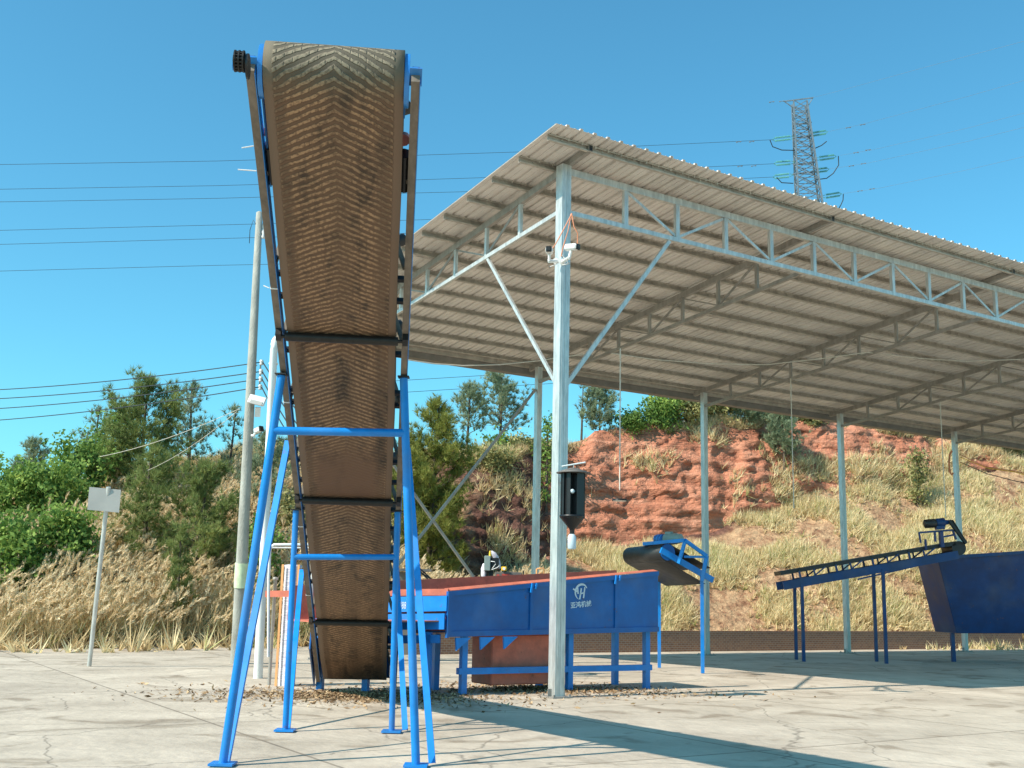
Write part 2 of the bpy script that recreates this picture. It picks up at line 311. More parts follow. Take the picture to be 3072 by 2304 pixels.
# ------------------------------------------------------------------ ground + hillside
gm = MB(); gm.add([(-900, -300, 0), (900, -300, 0), (900, 1500, 0), (-900, 1500, 0)], [(0, 1, 2, 3)])
tag(gm.build('ground', groundmat()), kind='structure')
PXA = [-600, 0, 300, 600, 900, 1100, 1250, 1400, 1550, 1640, 1700, 1800, 1950, 2100, 2300, 2450, 2550, 2700, 2900, 3100, 3700]
YTOP = [1530, 1505, 1460, 1400, 1375, 1378, 1378, 1372, 1362, 1345, 1335, 1302, 1282, 1272, 1266, 1268, 1278, 1296, 1320, 1345, 1360]
YMID = [1555, 1530, 1500, 1445, 1430, 1500, 1670, 1750, 1740, 1670, 1665, 1640, 1620, 1595, 1550, 1475, 1475, 1465, 1430, 1390, 1390]
DT = [27, 28, 29, 31, 32.5, 34, 35.5, 36.5, 37.5, 38.3, 38.8, 39.4, 40, 40.5, 41, 41.4, 41.8, 42.3, 43, 44, 46]
RUN = [11, 11, 11, 11, 9.5, 8, 6.5, 6, 6.2, 6.5, 6.6, 6.8, 7, 7.2, 7.8, 8.8, 8.6, 9.2, 10, 10.5, 11]
TINT = [0, 0, 0, .05, .1, .3, .5, .55, .6, .95, 1, 1.05, 1.1, 1.1, 1.05, .95, .95, .9, .85, .6, .3]
def itp(a, px): return float(np.interp(px, PXA, a))
def profile(px):
    dt, run = itp(DT, px), itp(RUN, px); ym, yt = itp(YMID, px), itp(YTOP, px)
    pm = aty(px, ym, dt+run); pc = aty(px, yt, dt+run+2.6)
    p0 = aty(px, 1800, dt); p0[2] = -.1
    return p0, pm, pc
def terr(px, Yd):
    p0, pm, pc = profile(px)
    if Yd < pm[1]: t = (Yd-p0[1])/(pm[1]-p0[1]); return max(0, p0[2]+(pm[2]-p0[2])*t**.9)
    if Yd < pc[1]: return pm[2]+(pc[2]-pm[2])*(Yd-pm[1])/2.6
    return pc[2]+.02*(Yd-pc[1])
NT, NC, NP = 44, 70, 22
pxs = np.arange(-600, 3701, 8.); rows = NT+NC+NP
HV = np.zeros((len(pxs), rows, 3)); HT = np.zeros((len(pxs), rows))
for i, px in enumerate(pxs):
    p0, pm, pc = profile(px); ti = itp(TINT, px); ch = pc[2]-pm[2]
    for j in range(rows):
        if j < NT:
            t = j/NT; q = t**.9; p = np.array([p0[0]+(pm[0]-p0[0])*t, p0[1]+(pm[1]-p0[1])*t, p0[2]+(pm[2]-p0[2])*q])
            amp = .35*min(1, t*4); tt = ti*(.55+.45*t) if px < 1650 else ti*max(0, (t-.75)*2.2)
            a_ = noise.fractal(V((p[0]*.35, p[1]*.35, p[2]*.35)), 1., 2., 6)
            p[2] += a_*amp*1.3; p[1] += a_*amp*.4
        elif j < NT+NC:
            t = (j-NT)/(NC-1); p = pm+(pc-pm)*np.array([t, t**1.3 if t < 1 else 1, t]); tt = ti*(.9+.1*math.sin(math.pi*t)) + (.25*ti if px > 1650 else 0)
            e = min(1, 6*t)*min(1, (1-t)*6+.25)
            g = noise.ridged_multi_fractal(V((p[0]*.45, 3.1, p[2]*.10)), .9, 2., 6, 1., 2.)*-.30+.25
            k = noise.fractal(V((p[0]*1.8, p[1]*.6, p[2]*2.6)), .8, 2., 8)*.17
            st = .10*math.sin(p[2]*9+3*noise.noise(V((p[0]*.4, 0, p[2]*.5))))*(1 if p[2] < pm[2]+.6*ch else .3)
            sc = min(1., ch/1.5)
            p[1] += (g+k+st*.8)*e*sc; p[0] += noise.noise(V((p[0]*2, p[2]*2, 7)))*.15*e
            p[2] += noise.fractal(V((p[0]*.9, 9., p[1]*.6)), 1., 2., 5)*.32*t*sc
        else:
            t = (j-NT-NC+1)/NP; s = t*t*60; p = pc+np.array([pc[0]/pc[1]*s, s, .02*s-.0009*s*s]); tt = .12
            p[2] += noise.fractal(V((p[0]*.3, p[1]*.3, 2.)), 1., 2., 5)*.3+noise.fractal(V((p[0]*.9, 9., pc[1]*.6)), 1., 2., 5)*.32*max(0, 1-s)*min(1., ch/1.5)
            if px > 3000 or px < 1200: tt = .0
        HV[i, j] = p; HT[i, j] = tt
I, J = np.meshgrid(np.arange(len(pxs)-1), np.arange(rows-1), indexing='ij')
a0 = (I*rows+J).ravel(); idx = np.stack([a0, a0+rows, a0+rows+1, a0+1], 1)
hill = mesh_np('hillside', HV.reshape(-1, 3), 4, hillmat(), tint=HT.ravel(), smooth=True, idx=idx)
tag(hill, kind='structure')

# ------------------------------------------------------------------ vegetation helpers
def unit(a): return a/np.maximum(np.linalg.norm(a, axis=-1, keepdims=True), 1e-9)
def blades(C, D, L, Wd, spread, k):
    """k thin triangles from every centre C (n,3) about direction D with length L (n,)"""
    n = len(C); d = unit(D[:, None]*1.0+rng.normal(size=(n, k, 3))*spread); s = unit(np.cross(d, rng.normal(size=(n, k, 3))))
    ln = L[:, None, None]*rng.uniform(.6, 1.15, (n, k, 1)); wd = Wd*rng.uniform(.7, 1.3, (n, k, 1))
    b = np.broadcast_to(C[:, None], (n, k, 3)); return np.stack([b-s*wd, b+s*wd, b+d*ln], 2).reshape(-1, 3)

# grass over talus, crest and plateau
def hpt(px, j):  # on mesh grid
    i = np.clip(((px-pxs[0])/8), 0, len(pxs)-1.01); i0 = i.astype(int); fi = (i-i0)[:, None]; j0 = np.clip(j.astype(int), 0, rows-2); fj = (j-j0)[:, None]
    return (HV[i0, j0]*(1-fi)*(1-fj)+HV[i0+1, j0]*fi*(1-fj)+HV[i0, j0+1]*(1-fi)*fj+HV[i0+1, j0+1]*fi*fj)
M_grass = tintmat('dry grass', [(0, (.26, .17, .09)), (.3, (.50, .36, .19)), (.6, (.74, .60, .34)), (.85, (.86, .75, .48)), (1., (.38, .40, .14))], .8, .25)
def grass(name, n, pxr, jr, keep, L, Wd, tb, k=7, spread=.45):
    px = rng.uniform(*pxr, n); j = rng.uniform(*jr, n)
    P = hpt(px, j)
    lo_ = j < 1.6; kk = 1-rng.random(n)**2*.07; P[lo_, :2] *= kk[lo_, None]; P[lo_, 2] = 0
    dn = np.array([noise.noise(V((p[0]*.45, p[1]*.45, p[2]*.6))) for p in P]); m = dn+rng.normal(0, .12, n) > np.interp(px, *keep)
    P = P[m]; dn = dn[m]; px = px[m]; n = len(P); P[:, 2] -= .04
    lf = np.clip(.8+.9*dn, .35, 1.5)*rng.uniform(.6, 1.3, n)*L
    dirs = unit(np.array([.05, -.15, 1.])+rng.normal(0, .35, (n, 3))*np.array([1, 1, .3]))
    v = blades(P, dirs, lf, Wd, spread, k)
    t = np.clip(tb+dn*.35+rng.normal(0, .16, n), 0, .97); t = np.where(rng.random(n) < .05, 1., t)
    t = np.repeat(np.clip(t[:, None]+rng.normal(0, .05, (n, k)), 0, 1), 3, axis=1)
    t = t.reshape(n, 3, k).transpose(0, 2, 1).reshape(-1) if False else np.repeat(t.reshape(n, -1)[:, :k], 3)
    o = mesh_np(name, v, 3, M_grass, tint=t); return o
g1 = grass('dry_grass', 42000, (1250, 3500), (0, NT+1), ([1250, 1500, 1700, 1900, 2200, 2600, 3500], [.08, .08, .05, .02, -.04, -.14, -.18]), .54, .021, .62)
tag(g1, 'yellow dry grass covering the slope below the red cliff', 'grass', kind='stuff')
g2 = grass('brown_grass', 34000, (-500, 1300), (0, NT+NC), ([-500, 1300], [-.5, -.1]), .8, .028, .52)
tag(g2, 'brown dry grass covering the left slope under the pines', 'grass', kind='stuff')
g3 = grass('crest_grass', 16000, (900, 3500), (NT+NC-5, NT+NC+7), ([900, 1600, 3500], [-.3, -.1, .0]), .55, .018, .5)
tag(g3, 'pale dry grass fringe along the top edge of the red cliff', 'grass', kind='stuff')
g4 = grass('cliff_grass', 9000, (1150, 3500), (NT, NT+NC-4), ([1150, 1600, 1700, 2200, 2350, 3500], [.15, .25, .5, .42, .2, .0]), .5, .022, .42)
tag(g4, 'scattered dry tufts clinging to the red cliff face', 'grass', kind='stuff')
# reed plumes, left
def plumes(n, pxr, jr, L, name, lab):
    px = rng.uniform(*pxr, n); j = rng.uniform(*jr, n); P = hpt(px, j); vs = []; ts = []
    lean = rng.normal(0, .28, (n, 3)); lean[:, 2] = 1; D = unit(lean); H = rng.uniform(.6, 1.25, n)*L; T = P+D*H[:, None]
    vs.append(blades(P, D, H*1.05, .012, .03, 2)); ts.append(np.full(n*6, .35))
    D2 = unit(D+np.array([.5, 0, -.25])*rng.normal(1, .5, (n, 1)))
    for s in range(7):
        C = T+D2*(s*.055); vs.append(blades(C, D2, np.full(n, .19*(1-abs(s-2.5)/6)), .016, .34, 5)); ts.append(np.repeat(np.clip(.62+rng.normal(0, .1, n), 0, 1), 15))
    o = mesh_np(name, np.concatenate(vs), 3, M_plume, tint=np.concatenate(ts)); tag(o, lab, 'reeds', kind='stuff')
M_plume = tintmat('reed plume', [(0, (.3, .2, .11)), (.35, (.56, .42, .22)), (.62, (.82, .68, .45)), (1, (.92, .82, .62))], .8, .3)
plumes(3600, (-400, 1000), (0, NT*.6), .95, 'reed_plume', 'pale pinkish reed plumes massed on the lower left slope')
plumes(1400, (330, 1000), (NT*.55, NT*.92), .85, 'reed_plume', 'sparser reed plumes higher on the slope under the left pines')
plumes(1100, (1150, 1650), (0, NT*.55), .85, 'reed_plume', 'grey reed plumes at the foot of the dark earth bank')

# trees
M_needA = tintmat('pine needles', [(0, (.09, .12, .03)), (.5, (.23, .28, .09)), (1, (.36, .40, .13))], .6, .35)
M_needB = tintmat('blue grey pine needles', [(0, (.13, .17, .09)), (.5, (.26, .32, .19)), (1, (.38, .43, .27))], .6, .35)
M_needC = tintmat('yellow green pine needles', [(0, (.10, .115, .025)), (.5, (.25, .27, .06)), (1, (.40, .39, .10))], .6, .3)
M_leafA = tintmat('broad green leaves', [(0, (.07, .13, .03)), (.5, (.19, .31, .07)), (1, (.36, .46, .10))], .75, .35)
M_leafB = tintmat('olive leaves', [(0, (.14, .14, .05)), (.5, (.31, .30, .12)), (1, (.46, .42, .17))], .6, .3)
def base_of(px, D): 
    z = terr(px, D); r = ray(px, 1400); p = CAM+r*(D/r[1]); p[2] = z; return p
def limb(mb, p, d, ln, r, n=5, bend=.25, seg=4):
    pts = [p]; dd = d.copy()
    for k in range(seg): dd = unit(dd+rng.normal(0, .1, 3)+np.array([0, 0, bend/seg])); pts.append(pts[-1]+dd*ln/seg)
    mb.tube(pts, [r*(1-.8*k/seg) for k in range(seg+1)], n, caps=False); return pts
def tree(name, px, D, ytop, wpx, label, kind='pine', mt=None, dens=1., sparse=0., low=.15, nl=.24, group='trees on the hillside', lean=0.):
    b = base_of(px, D); zt = aty(px, ytop, D)[2]; h = zt-b[2]; R = wpx/2*D/FPX; b[2] -= .15
    T = thing(name, b, label, 'tree' if h > 2.2 else 'shrub', group)
    tm = MB(); cr_c, cr_d = [], []
    top = b+np.array([lean, 0, h]); tp = [b+(top-b)*t+np.array([math.sin(t*3+px)*.12, 0, 0])*R*.4 for t in np.linspace(0, 1, 8)]
    rb = max(.035, h*.018); tm.tube(tp, [rb*(1-.85*t)+.012 for t in np.linspace(0, 1, 8)], 7, caps=False)
    nb = int((34 if kind == 'pine' else 30)*(.6+.4*dens)*(.7+.06*h))
    for k in range(nb):
        t = low+(1-low)*(k+.5)/nb+rng.normal(0, .01); t = min(.98, max(low*.8, t)); p = b+(top-b)*t; an = k*2.4+rng.normal(0, .4)
        prof = (math.sin(math.pi*min(1, (t-low)/(1-low)*.75+.28))**.7) if kind == 'pine' else math.sin(math.pi*min(1, (t-low)/(1-low)*.8+.18))**.5
        ln = R*prof*rng.uniform(.65, 1.15)
        if rng.random() < sparse: continue
        up = .25+.8*t if kind == 'pine' else .5
        d = unit(np.array([math.cos(an), math.sin(an), up])); pts = limb(tm, p, d, ln, max(.012, rb*.35*(1-.6*t)), 4)
        m = max(3, int(ln*9*dens*(2.1 if kind == 'pine' else 2.0)))
        for q in range(m):
            s = rng.uniform(.3, 1.05); i = min(3, int(s*4)); fr_ = s*4-i; c = pts[i]+(pts[i+1]-pts[i])*min(fr_, 1.1)+rng.normal(0, .13 if kind == 'pine' else .24, 3)*(.5+ln*.35)
            cr_c.append(c); cr_d.append(unit(d*.5+np.array([0, 0, .8])+rng.normal(0, .35, 3)))
    for q in range(int(6*dens)+2): cr_c.append(top-np.array([0, 0, .06*q])*h*.25+rng.normal(0, .05, 3)); cr_d.append(np.array([0, 0, 1.])+rng.normal(0, .3, 3))
    C = np.array(cr_c); Dn = unit(np.array(cr_d)); n = len(C)
    tone = np.array([noise.noise(V(c*1.1)) for c in C])*.55+.5+rng.normal(0, .1, n)
    if kind == 'pine':
        k = 17; v = blades(C, Dn, rng.uniform(.75, 1.25, n)*nl, .0095*max(1, D/34), .55, k); t = np.repeat(tone, 3*k)
    else:
        k = 12; cc = np.repeat(C, k, 0)+rng.normal(0, .14, (n*k, 3)); a_ = unit(rng.normal(size=(n*k, 3))+np.array([0, 0, .3])); s_ = unit(np.cross(a_, rng.normal(size=(n*k, 3)))); L_ = rng.uniform(.05, .11, (n*k, 1))*nl/.24
        v = np.stack([cc-a_*L_, cc+s_*L_*.5, cc+a_*L_, cc-s_*L_*.5], 1).reshape(-1, 3); t = np.repeat(np.repeat(tone, k)+rng.normal(0, .12, n*k), 4)
    tm.build('trunk', M_bark, T)
    mesh_np('crown', v, 3 if kind == 'pine' else 4, mt, T, tint=np.clip(t, 0, 1))
    return T
# left side, from the frame edge to the pole
tree('pine_tree', 90, 46, 1310, 150, 'blue-grey pine at the far left edge above the green bushes', mt=M_needB, dens=1.0, low=.2)
tree('pine_tree', 285, 41, 1213, 190, 'thin dark pine with a bare leaning top left of the big round tree', mt=M_needB, dens=.7, sparse=.35, low=.25)
tree('broadleaf_tree', 110, 36, 1430, 330, 'bright green leafy bush lowest at the far left edge', 'leaf', M_leafA, 1.1, low=.02)
tree('broadleaf_tree', 240, 38, 1340, 220, 'light green leafy tree between far-left pine and grey sign', 'leaf', M_leafA, .9, low=.1)
tree('broadleaf_tree', 345, 40, 1230, 160, 'green leafy tree pressed against the left side of the tallest olive pine', 'leaf', M_leafA, .7, low=.25)
tree('pine_tree', 430, 39, 1122, 340, 'tallest broad olive pine in the middle of the left tree group', mt=M_needA, dens=1.7, low=.08, nl=.26)
tree('pine_tree', 455, 34, 1310, 240, 'mid-green pine standing low in front of the tallest olive pine', mt=M_needA, dens=1.3, low=.05)
tree('pine_tree', 560, 41, 1150, 230, 'open-crowned pine between the tallest olive pine and the concrete pole', mt=M_needB, dens=.8, sparse=.15, low=.3)
tree('pine_tree', 620, 34, 1372, 290, 'dense dark green pine just left of the concrete pole', mt=M_needA, dens=1.7, low=.06)
tree('pine_tree', 690, 42, 1215, 170, 'slender wispy pine right behind the concrete pole', mt=M_needB, dens=.6, sparse=.25, low=.15)
tree('pine_tree', 800, 38, 1270, 200, 'pine seen between concrete pole and white pipe', mt=M_needB, dens=1.0, low=.05)
tree('shrub', 800, 33.5, 1560, 120, 'leafy green shrub low behind the white pipe', 'leaf', M_leafA, .8, low=.02, group='shrubs on the hillside')
tree('pine_tree', 880, 42.0, 1330, 160, 'dark pine partly hidden behind the tall conveyor belt', mt=M_needA, dens=1.2, low=.05)
tree('broadleaf_tree', 60, 31, 1590, 260, 'lowest rounded green bush at the left frame edge in front of the reeds', 'leaf', M_leafA, 1.1, low=.02)
tree('broadleaf_tree', 215, 32, 1530, 190, 'dark-shaded green bush left of the grey sign post', 'leaf', M_leafA, 1.1, low=.02)
tree('pine_tree', 560, 31.5, 1560, 110, 'small young pine in the reeds beside the concrete pole', mt=M_needA, dens=1.4, low=.03)
tree('shrub', 880, 37.0, 1500, 150, 'brown-green scrub behind the conveyor legs', 'leaf', M_leafB, 1., low=.02, group='shrubs on the hillside')
# right of the belt
tree('pine_tree', 1305, 40.7, 1178, 290, 'dense yellow-green pine right beside the tall conveyor', mt=M_needC, dens=2.2, low=.02, nl=.28)
tree('pine_tree', 1225, 40.8, 1290, 220, 'shorter bushy pine half behind the conveyor right rail', mt=M_needC, dens=1.6, low=.02)
tree('pine_tree', 1400, 47.0, 1145, 160, 'slim grey pine between the dense yellow-green pine and tall open pine', mt=M_needB, dens=.85, sparse=.1, low=.38)
tree('pine_tree', 1495, 48.8, 1116, 230, 'tall open pine with a bare dark trunk left of the first back post', mt=M_needB, dens=1.0, sparse=.05, low=.35)
tree('shrub', 1495, 47.0, 1318, 90, 'yellow-green bush on the crest below the tall open pine', 'leaf', M_leafA, .7, low=.05, group='shrubs on the hillside')
tree('shrub', 1565, 47.0, 1330, 95, 'olive bush on the crest just left of the first back post', 'leaf', M_leafB, .9, low=.05, group='shrubs on the hillside')
tree('shrub', 1475, 45.4, 1378, 120, 'brownish bush hanging over the dark earth bank', 'leaf', M_leafB, 1.2, low=.02, group='shrubs on the hillside')
tree('shrub', 1640, 45.8, 1255, 50, 'spindly bright green sapling left of the front steel column', 'leaf', M_leafA, .5, sparse=.3, low=.1, group='shrubs on the hillside')
tree('shrub', 1645, 47.2, 1335, 70, 'dull bush on the cliff edge touching the front column', 'leaf', M_leafB, .8, low=.05, group='shrubs on the hillside')
tree('pine_tree', 1800, 49.2, 1155, 160, 'lone blue-green pine on the crest right of the front column', mt=M_needB, dens=1.3, low=.12)
tree('pine_tree', 1745, 49.9, 1150, 60, 'bare thin sapling between front column and lone crest pine', mt=M_needB, dens=.3, sparse=.5, low=.4)
tree('broadleaf_tree', 1985, 49.7, 1195, 110, 'round bright green tree on the crest left of the second back post', 'leaf', M_leafA, 1.0, low=.05)
tree('shrub', 1900, 49.4, 1255, 110, 'low bright green shrub right of the lone crest pine', 'leaf', M_leafA, .8, low=.03, group='shrubs on the hillside')
tree('broadleaf_tree', 2060, 50.0, 1180, 120, 'yellow-olive tree under the eave just left of the second back post', 'leaf', M_leafB, 1.0, low=.2)
tree('broadleaf_tree', 2150, 51.0, 1185, 150, 'grey-green tree under the eave right of the second back post', 'leaf', M_leafB, 1.1, low=.3)
tree('pine_tree', 2240, 50.7, 1200, 150, 'blue-green pine under the eave farther right of the second back post', mt=M_needB, dens=1.3, low=.35)
tree('pine_tree', 2350, 50.1, 1225, 150, 'pale pine above the highest red cliff, behind the hanging cord', mt=M_needB, dens=1.2, low=.35)
tree('shrub', 2310, 52.7, 1248, 110, 'dry olive scrub on the brink of the highest red cliff', 'leaf', M_leafB, 1.3, low=.02, group='shrubs on the hillside')
tree('shrub', 2430, 52.6, 1262, 90, 'dark scrub spilling over the cliff left of the third back post', 'leaf', M_leafB, 1.3, low=.02, group='shrubs on the hillside')
tree('shrub', 2660, 54.2, 1290, 110, 'dark green scrub under the eave right of the third back post', 'leaf', M_leafB, 1.2, low=.02, group='shrubs on the hillside')
tree('shrub', 2750, 50.4, 1355, 55, 'pale green shrub on the grass slope left of the fourth back post', 'leaf', M_leafB, .7, low=.02, group='shrubs on the hillside')
tree('shrub', 3000, 55.5, 1320, 200, 'yellow-green scrub at the right edge under the eave', 'leaf', M_leafB, 1.4, low=.02, group='shrubs on the hillside')

# ------------------------------------------------------------------ the shed
S = .1181; H0 = 5.; PV1 = -.6615; PP = .8623; WB = 9.5; BAY = 6.
def hp(v): return H0-S*v
shed = thing('open_shed', SH(0, 0, -3.9155), 'open-sided galvanised steel shed with a ribbed single-slope roof on posts', 'shed')
def Sb(mb, u0, u1, v0, v1, h0, h1, slope=False):
    a = [(u0, v0), (u1, v0), (u1, v1), (u0, v1)]; f = (lambda v: -S*v) if slope else (lambda v: 0)
    mb.hexa([SH(u, v, h0+f(v)) for u, v in a]+[SH(u, v, h1+f(v)) for u, v in a])
UMAX = 32.
# roof sheets: trapezoid ribs running down the slope
def sheet(v0, v1, dz, mname):
    mb = MB(); us = []; pitch = .28; u = -.93
    prof = []
    while u < UMAX:
        prof += ([(u, .0), (u+.004, .036), (u+.062, .036), (u+.070, .0)] if prof else [(u+.070, .0)])+([(u+.074, .0), (u+.0745, -.010), (u+.0785, -.010), (u+.079, .0)] if int(round((u+.93)/pitch)) % 3 == 0 else [])+[(u+.165, .0), (u+.170, .012), (u+.185, .012), (u+.190, .0)]; u += pitch
    hb = hp(0)+.122+dz
    nv = 2; vs = []; n = len(prof)
    for v in (v0, v1):
        for th in (0., .0015): vs += [SH(a, v, hb-S*v+b+th) for a, b in prof]
    fs = []
    for k in range(n-1):
        fs += [(k, 2*n+k, 2*n+k+1, k+1), (n+k, n+k+1, 3*n+k+1, 3*n+k), (k, k+1, n+k+1, n+k), (2*n+k, 3*n+k, 3*n+k+1, 2*n+k+1)]
    fs += [(0, n, 3*n, 2*n), (n-1, 3*n-1, 4*n-1, 2*n-1)] if False else []
    mb.add(vs, fs); return mb.build(mname, M_roof, shed)
sheet(PV1-.31, 5.05, .0, 'roof_sheet'); sheet(4.85, 10.15, -.013, 'roof_sheet')
# purlins, C section opening to the front
for i in range(13):
    v = PV1+i*PP; mb = MB(); h = hp(v); u0 = -.7754
    Sb(mb, u0, UMAX-.2, v+.055, v+.06, h, h+.115)
    Sb(mb, u0, UMAX-.2, v, v+.0545, h, h+.005); Sb(mb, u0, UMAX-.2, v, v+.0545, h+.11, h+.115)
    Sb(mb, u0, UMAX-.2, v, v+.004, h+.0055, h+.022); Sb(mb, u0, UMAX-.2, v, v+.004, h+.093, h+.1095)
    u = -.5
    while u < UMAX-1:   # screw tips and clip plates under the sheet ribs
        mb.beam(SH(u, v+.03, h+.112), SH(u+.005, v+.028, h+.045), .012, .012, up=UD)
        if u < 14: Sb(mb, u+.10, u+.13, v-.012, v-.002, h+.07, h+.121)
        u += .28
    tag(mb.build('purlin', M_purlin, shed))
# gutter
mb = MB(); Sb(mb, -.9, UMAX, 10.02, 10.30, hp(10)-.20, hp(10)-.195); Sb(mb, -.9, UMAX, 10.02, 10.03, hp(10)-.194, hp(10)+.02); Sb(mb, -.9, UMAX, 10.29, 10.30, hp(10)-.194, hp(10)+.03)
Sb(mb, -.9, -.89, 10.031, 10.289, hp(10)-.194, hp(10)-.02)
mb.build('gutter', M_gutter, shed)
mb = MB(); Sb(mb, -.92, UMAX, 9.9, 10.015, hp(10)-.03, hp(10)+.10)
mb.build('eave_beam', M_purlin, shed)
# columns
def column(u, v, w_, htop, name='column'):
    mb = MB(); g = .006; e = w_/2
    for s in (-1, 1): Sb(mb, u+(0.004 if s > 0 else -e), u+(e if s > 0 else -.004), v-e, v+e, -3.9155, htop)
    for s in (-1, 1):
        Sb(mb, u-e*.62, u-e*.52, v-e-.004, v-e, -3.9155, htop); Sb(mb, u+e*.5, u+e*.6, v-e-.004, v-e, -3.9155, htop); break
    Sb(mb, u-.0035, u+.0035, v-e+.005, v+e-.005, -3.9155, htop-.002)
    o = mb.build(name, M_galv, shed, bevel=.006)
    bp = MB(); Sb(bp, u-.19, u+.19, v-.19, v+.19, -3.9155, -3.893)
    for a_ in (-.15, .15):
        for b_ in (-.15, .15): Sb(bp, u+a_-.015, u+a_+.015, v+b_-.015, v+b_+.015, -3.893, -3.86)
    for a_ in (-1, 1): Sb(bp, u+a_*.13-.035, u+a_*.13+.035, v-.006, v+.006, -3.892, -3.78)
    bp.build('base_plate', M_galv2, o); return o
column(0, 0, .19, hp(0)+.02)
column(18, 0, .19, hp(0)-.14)
for k in range(6): column(BAY*k, WB, .15, hp(WB)-.13)
# front lattice girder
Hg = 4.136; tt = hp(0)-.142
mb = MB(); Sb(mb, -.1 if False else .096, UMAX-1, -.045, .045, tt, tt+.125); mb.build('girder_top_chord', M_galv, shed)
mb = MB(); Sb(mb, .097, UMAX-1, -.045, .045, Hg, Hg+.085)
for k in range(24): uu = .45+1.2196*k; Sb(mb, uu, uu+.32, -.049, -.0455, Hg+.004, Hg+.081)
mb.build('girder_bottom_chord', M_galv, shed)
gv = [1.3616+1.2196*k for k in range(24)]
for k, u in enumerate(gv):
    m1 = MB(); Sb(m1, u-.045, u+.045, -.035, .035, Hg+.086, tt-.001); m1.build('girder_post', M_galv, shed)
    if k+1 < len(gv):
        u2 = gv[k+1]; m1 = MB()
        if k % 2 == 0: m1.beam(SH(u+.06, 0, tt-.02), SH(u2-.05, 0, Hg+.12), .03, .05)
        else: m1.beam(SH(u+.05, 0, Hg+.12), SH(u2-.05, 0, tt-.02), .03, .05)
        m1.build('girder_diagonal', M_galv, shed)
m1 = MB(); m1.beam(SH(2.40, 0, Hg-.002), SH(.11, 0, 1.16), .05, .07); m1.build('knee_brace', M_galv, shed)
# trusses
for k in range(6):
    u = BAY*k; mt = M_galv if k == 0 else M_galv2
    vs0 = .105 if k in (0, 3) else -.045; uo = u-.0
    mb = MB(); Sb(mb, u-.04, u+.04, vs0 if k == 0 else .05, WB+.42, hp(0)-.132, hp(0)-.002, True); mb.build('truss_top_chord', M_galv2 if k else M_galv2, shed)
    mb = MB()                                   # outrigger tube to the front purlin, the shade in its open end set as a black plate
    Sb(mb, u+.03, u+.11, PV1-.02, .30, hp(0)-.002+.004, hp(0)+.108, True); o = mb.build('outrigger', M_galv2, shed)
    mb = MB(); Sb(mb, u+.037, u+.103, PV1-.024, PV1-.0205, hp(PV1)+.012, hp(PV1)+.103); mb.build('open_end_shade', M_blackm, o)
    hb = lambda v: 4.17-(4.17-3.30)*v/WB
    mb = MB(); mb.hexa([SH(a, b, c) for a, b, c in [(u-.035, .097 if k in (0, 3) else .05, hb(0)), (u+.035, .097 if k in (0, 3) else .05, hb(0)), (u+.035, WB-.08, hb(WB)), (u-.035, WB-.08, hb(WB)), (u-.035, .097 if k in (0, 3) else .05, hb(0)+.075), (u+.035, .097 if k in (0, 3) else .05, hb(0)+.075), (u+.035, WB-.08, hb(WB)+.075), (u-.035, WB-.08, hb(WB)+.075)]])
    mb.build('truss_bottom_chord', mt, shed)
    tv = [1.35+1.17*j for j in range(7)]
    for j, v in enumerate(tv):
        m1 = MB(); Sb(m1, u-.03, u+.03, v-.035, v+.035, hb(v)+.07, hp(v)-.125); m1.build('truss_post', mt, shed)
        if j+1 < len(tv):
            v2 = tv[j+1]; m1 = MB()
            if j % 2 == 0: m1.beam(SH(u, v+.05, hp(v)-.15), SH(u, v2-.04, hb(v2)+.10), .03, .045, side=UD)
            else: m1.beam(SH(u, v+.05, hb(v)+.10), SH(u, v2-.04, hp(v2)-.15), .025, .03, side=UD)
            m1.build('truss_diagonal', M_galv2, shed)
m1 = MB(); m1.beam(SH(0, 2.50, 4.0), SH(0, .11, 1.16), .05, .06, side=UD); m1.build('knee_brace', M_galv, shed)
m1 = MB(); m1.beam(SH(0, .2, hp(0)-.22), SH(0, .09, hp(0)-.12), .02, .16, side=UD); m1.build('gusset', M_galv2, shed)
# x bracing between first two back posts
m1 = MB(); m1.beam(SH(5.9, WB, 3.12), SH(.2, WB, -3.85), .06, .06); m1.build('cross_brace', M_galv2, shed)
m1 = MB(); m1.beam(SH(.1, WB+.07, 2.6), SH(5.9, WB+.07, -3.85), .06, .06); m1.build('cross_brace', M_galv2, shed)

# ------------------------------------------------------------------ things on and under the shed
def sag(p0, p1, s, n=14): 
    p0 = np.array(p0); p1 = np.array(p1); return [p0+(p1-p0)*t-np.array([0, 0, 4*s*t*(1-t)]) for t in np.linspace(0, 1, n)]
def wire(name, pts, r, m, label, cat, group=None, n=5):
    mb = MB(); mb.tube(pts, r, n); return tag(mb.build(name, m), label, cat, group)
c0 = ons(1722, 640, -.11)
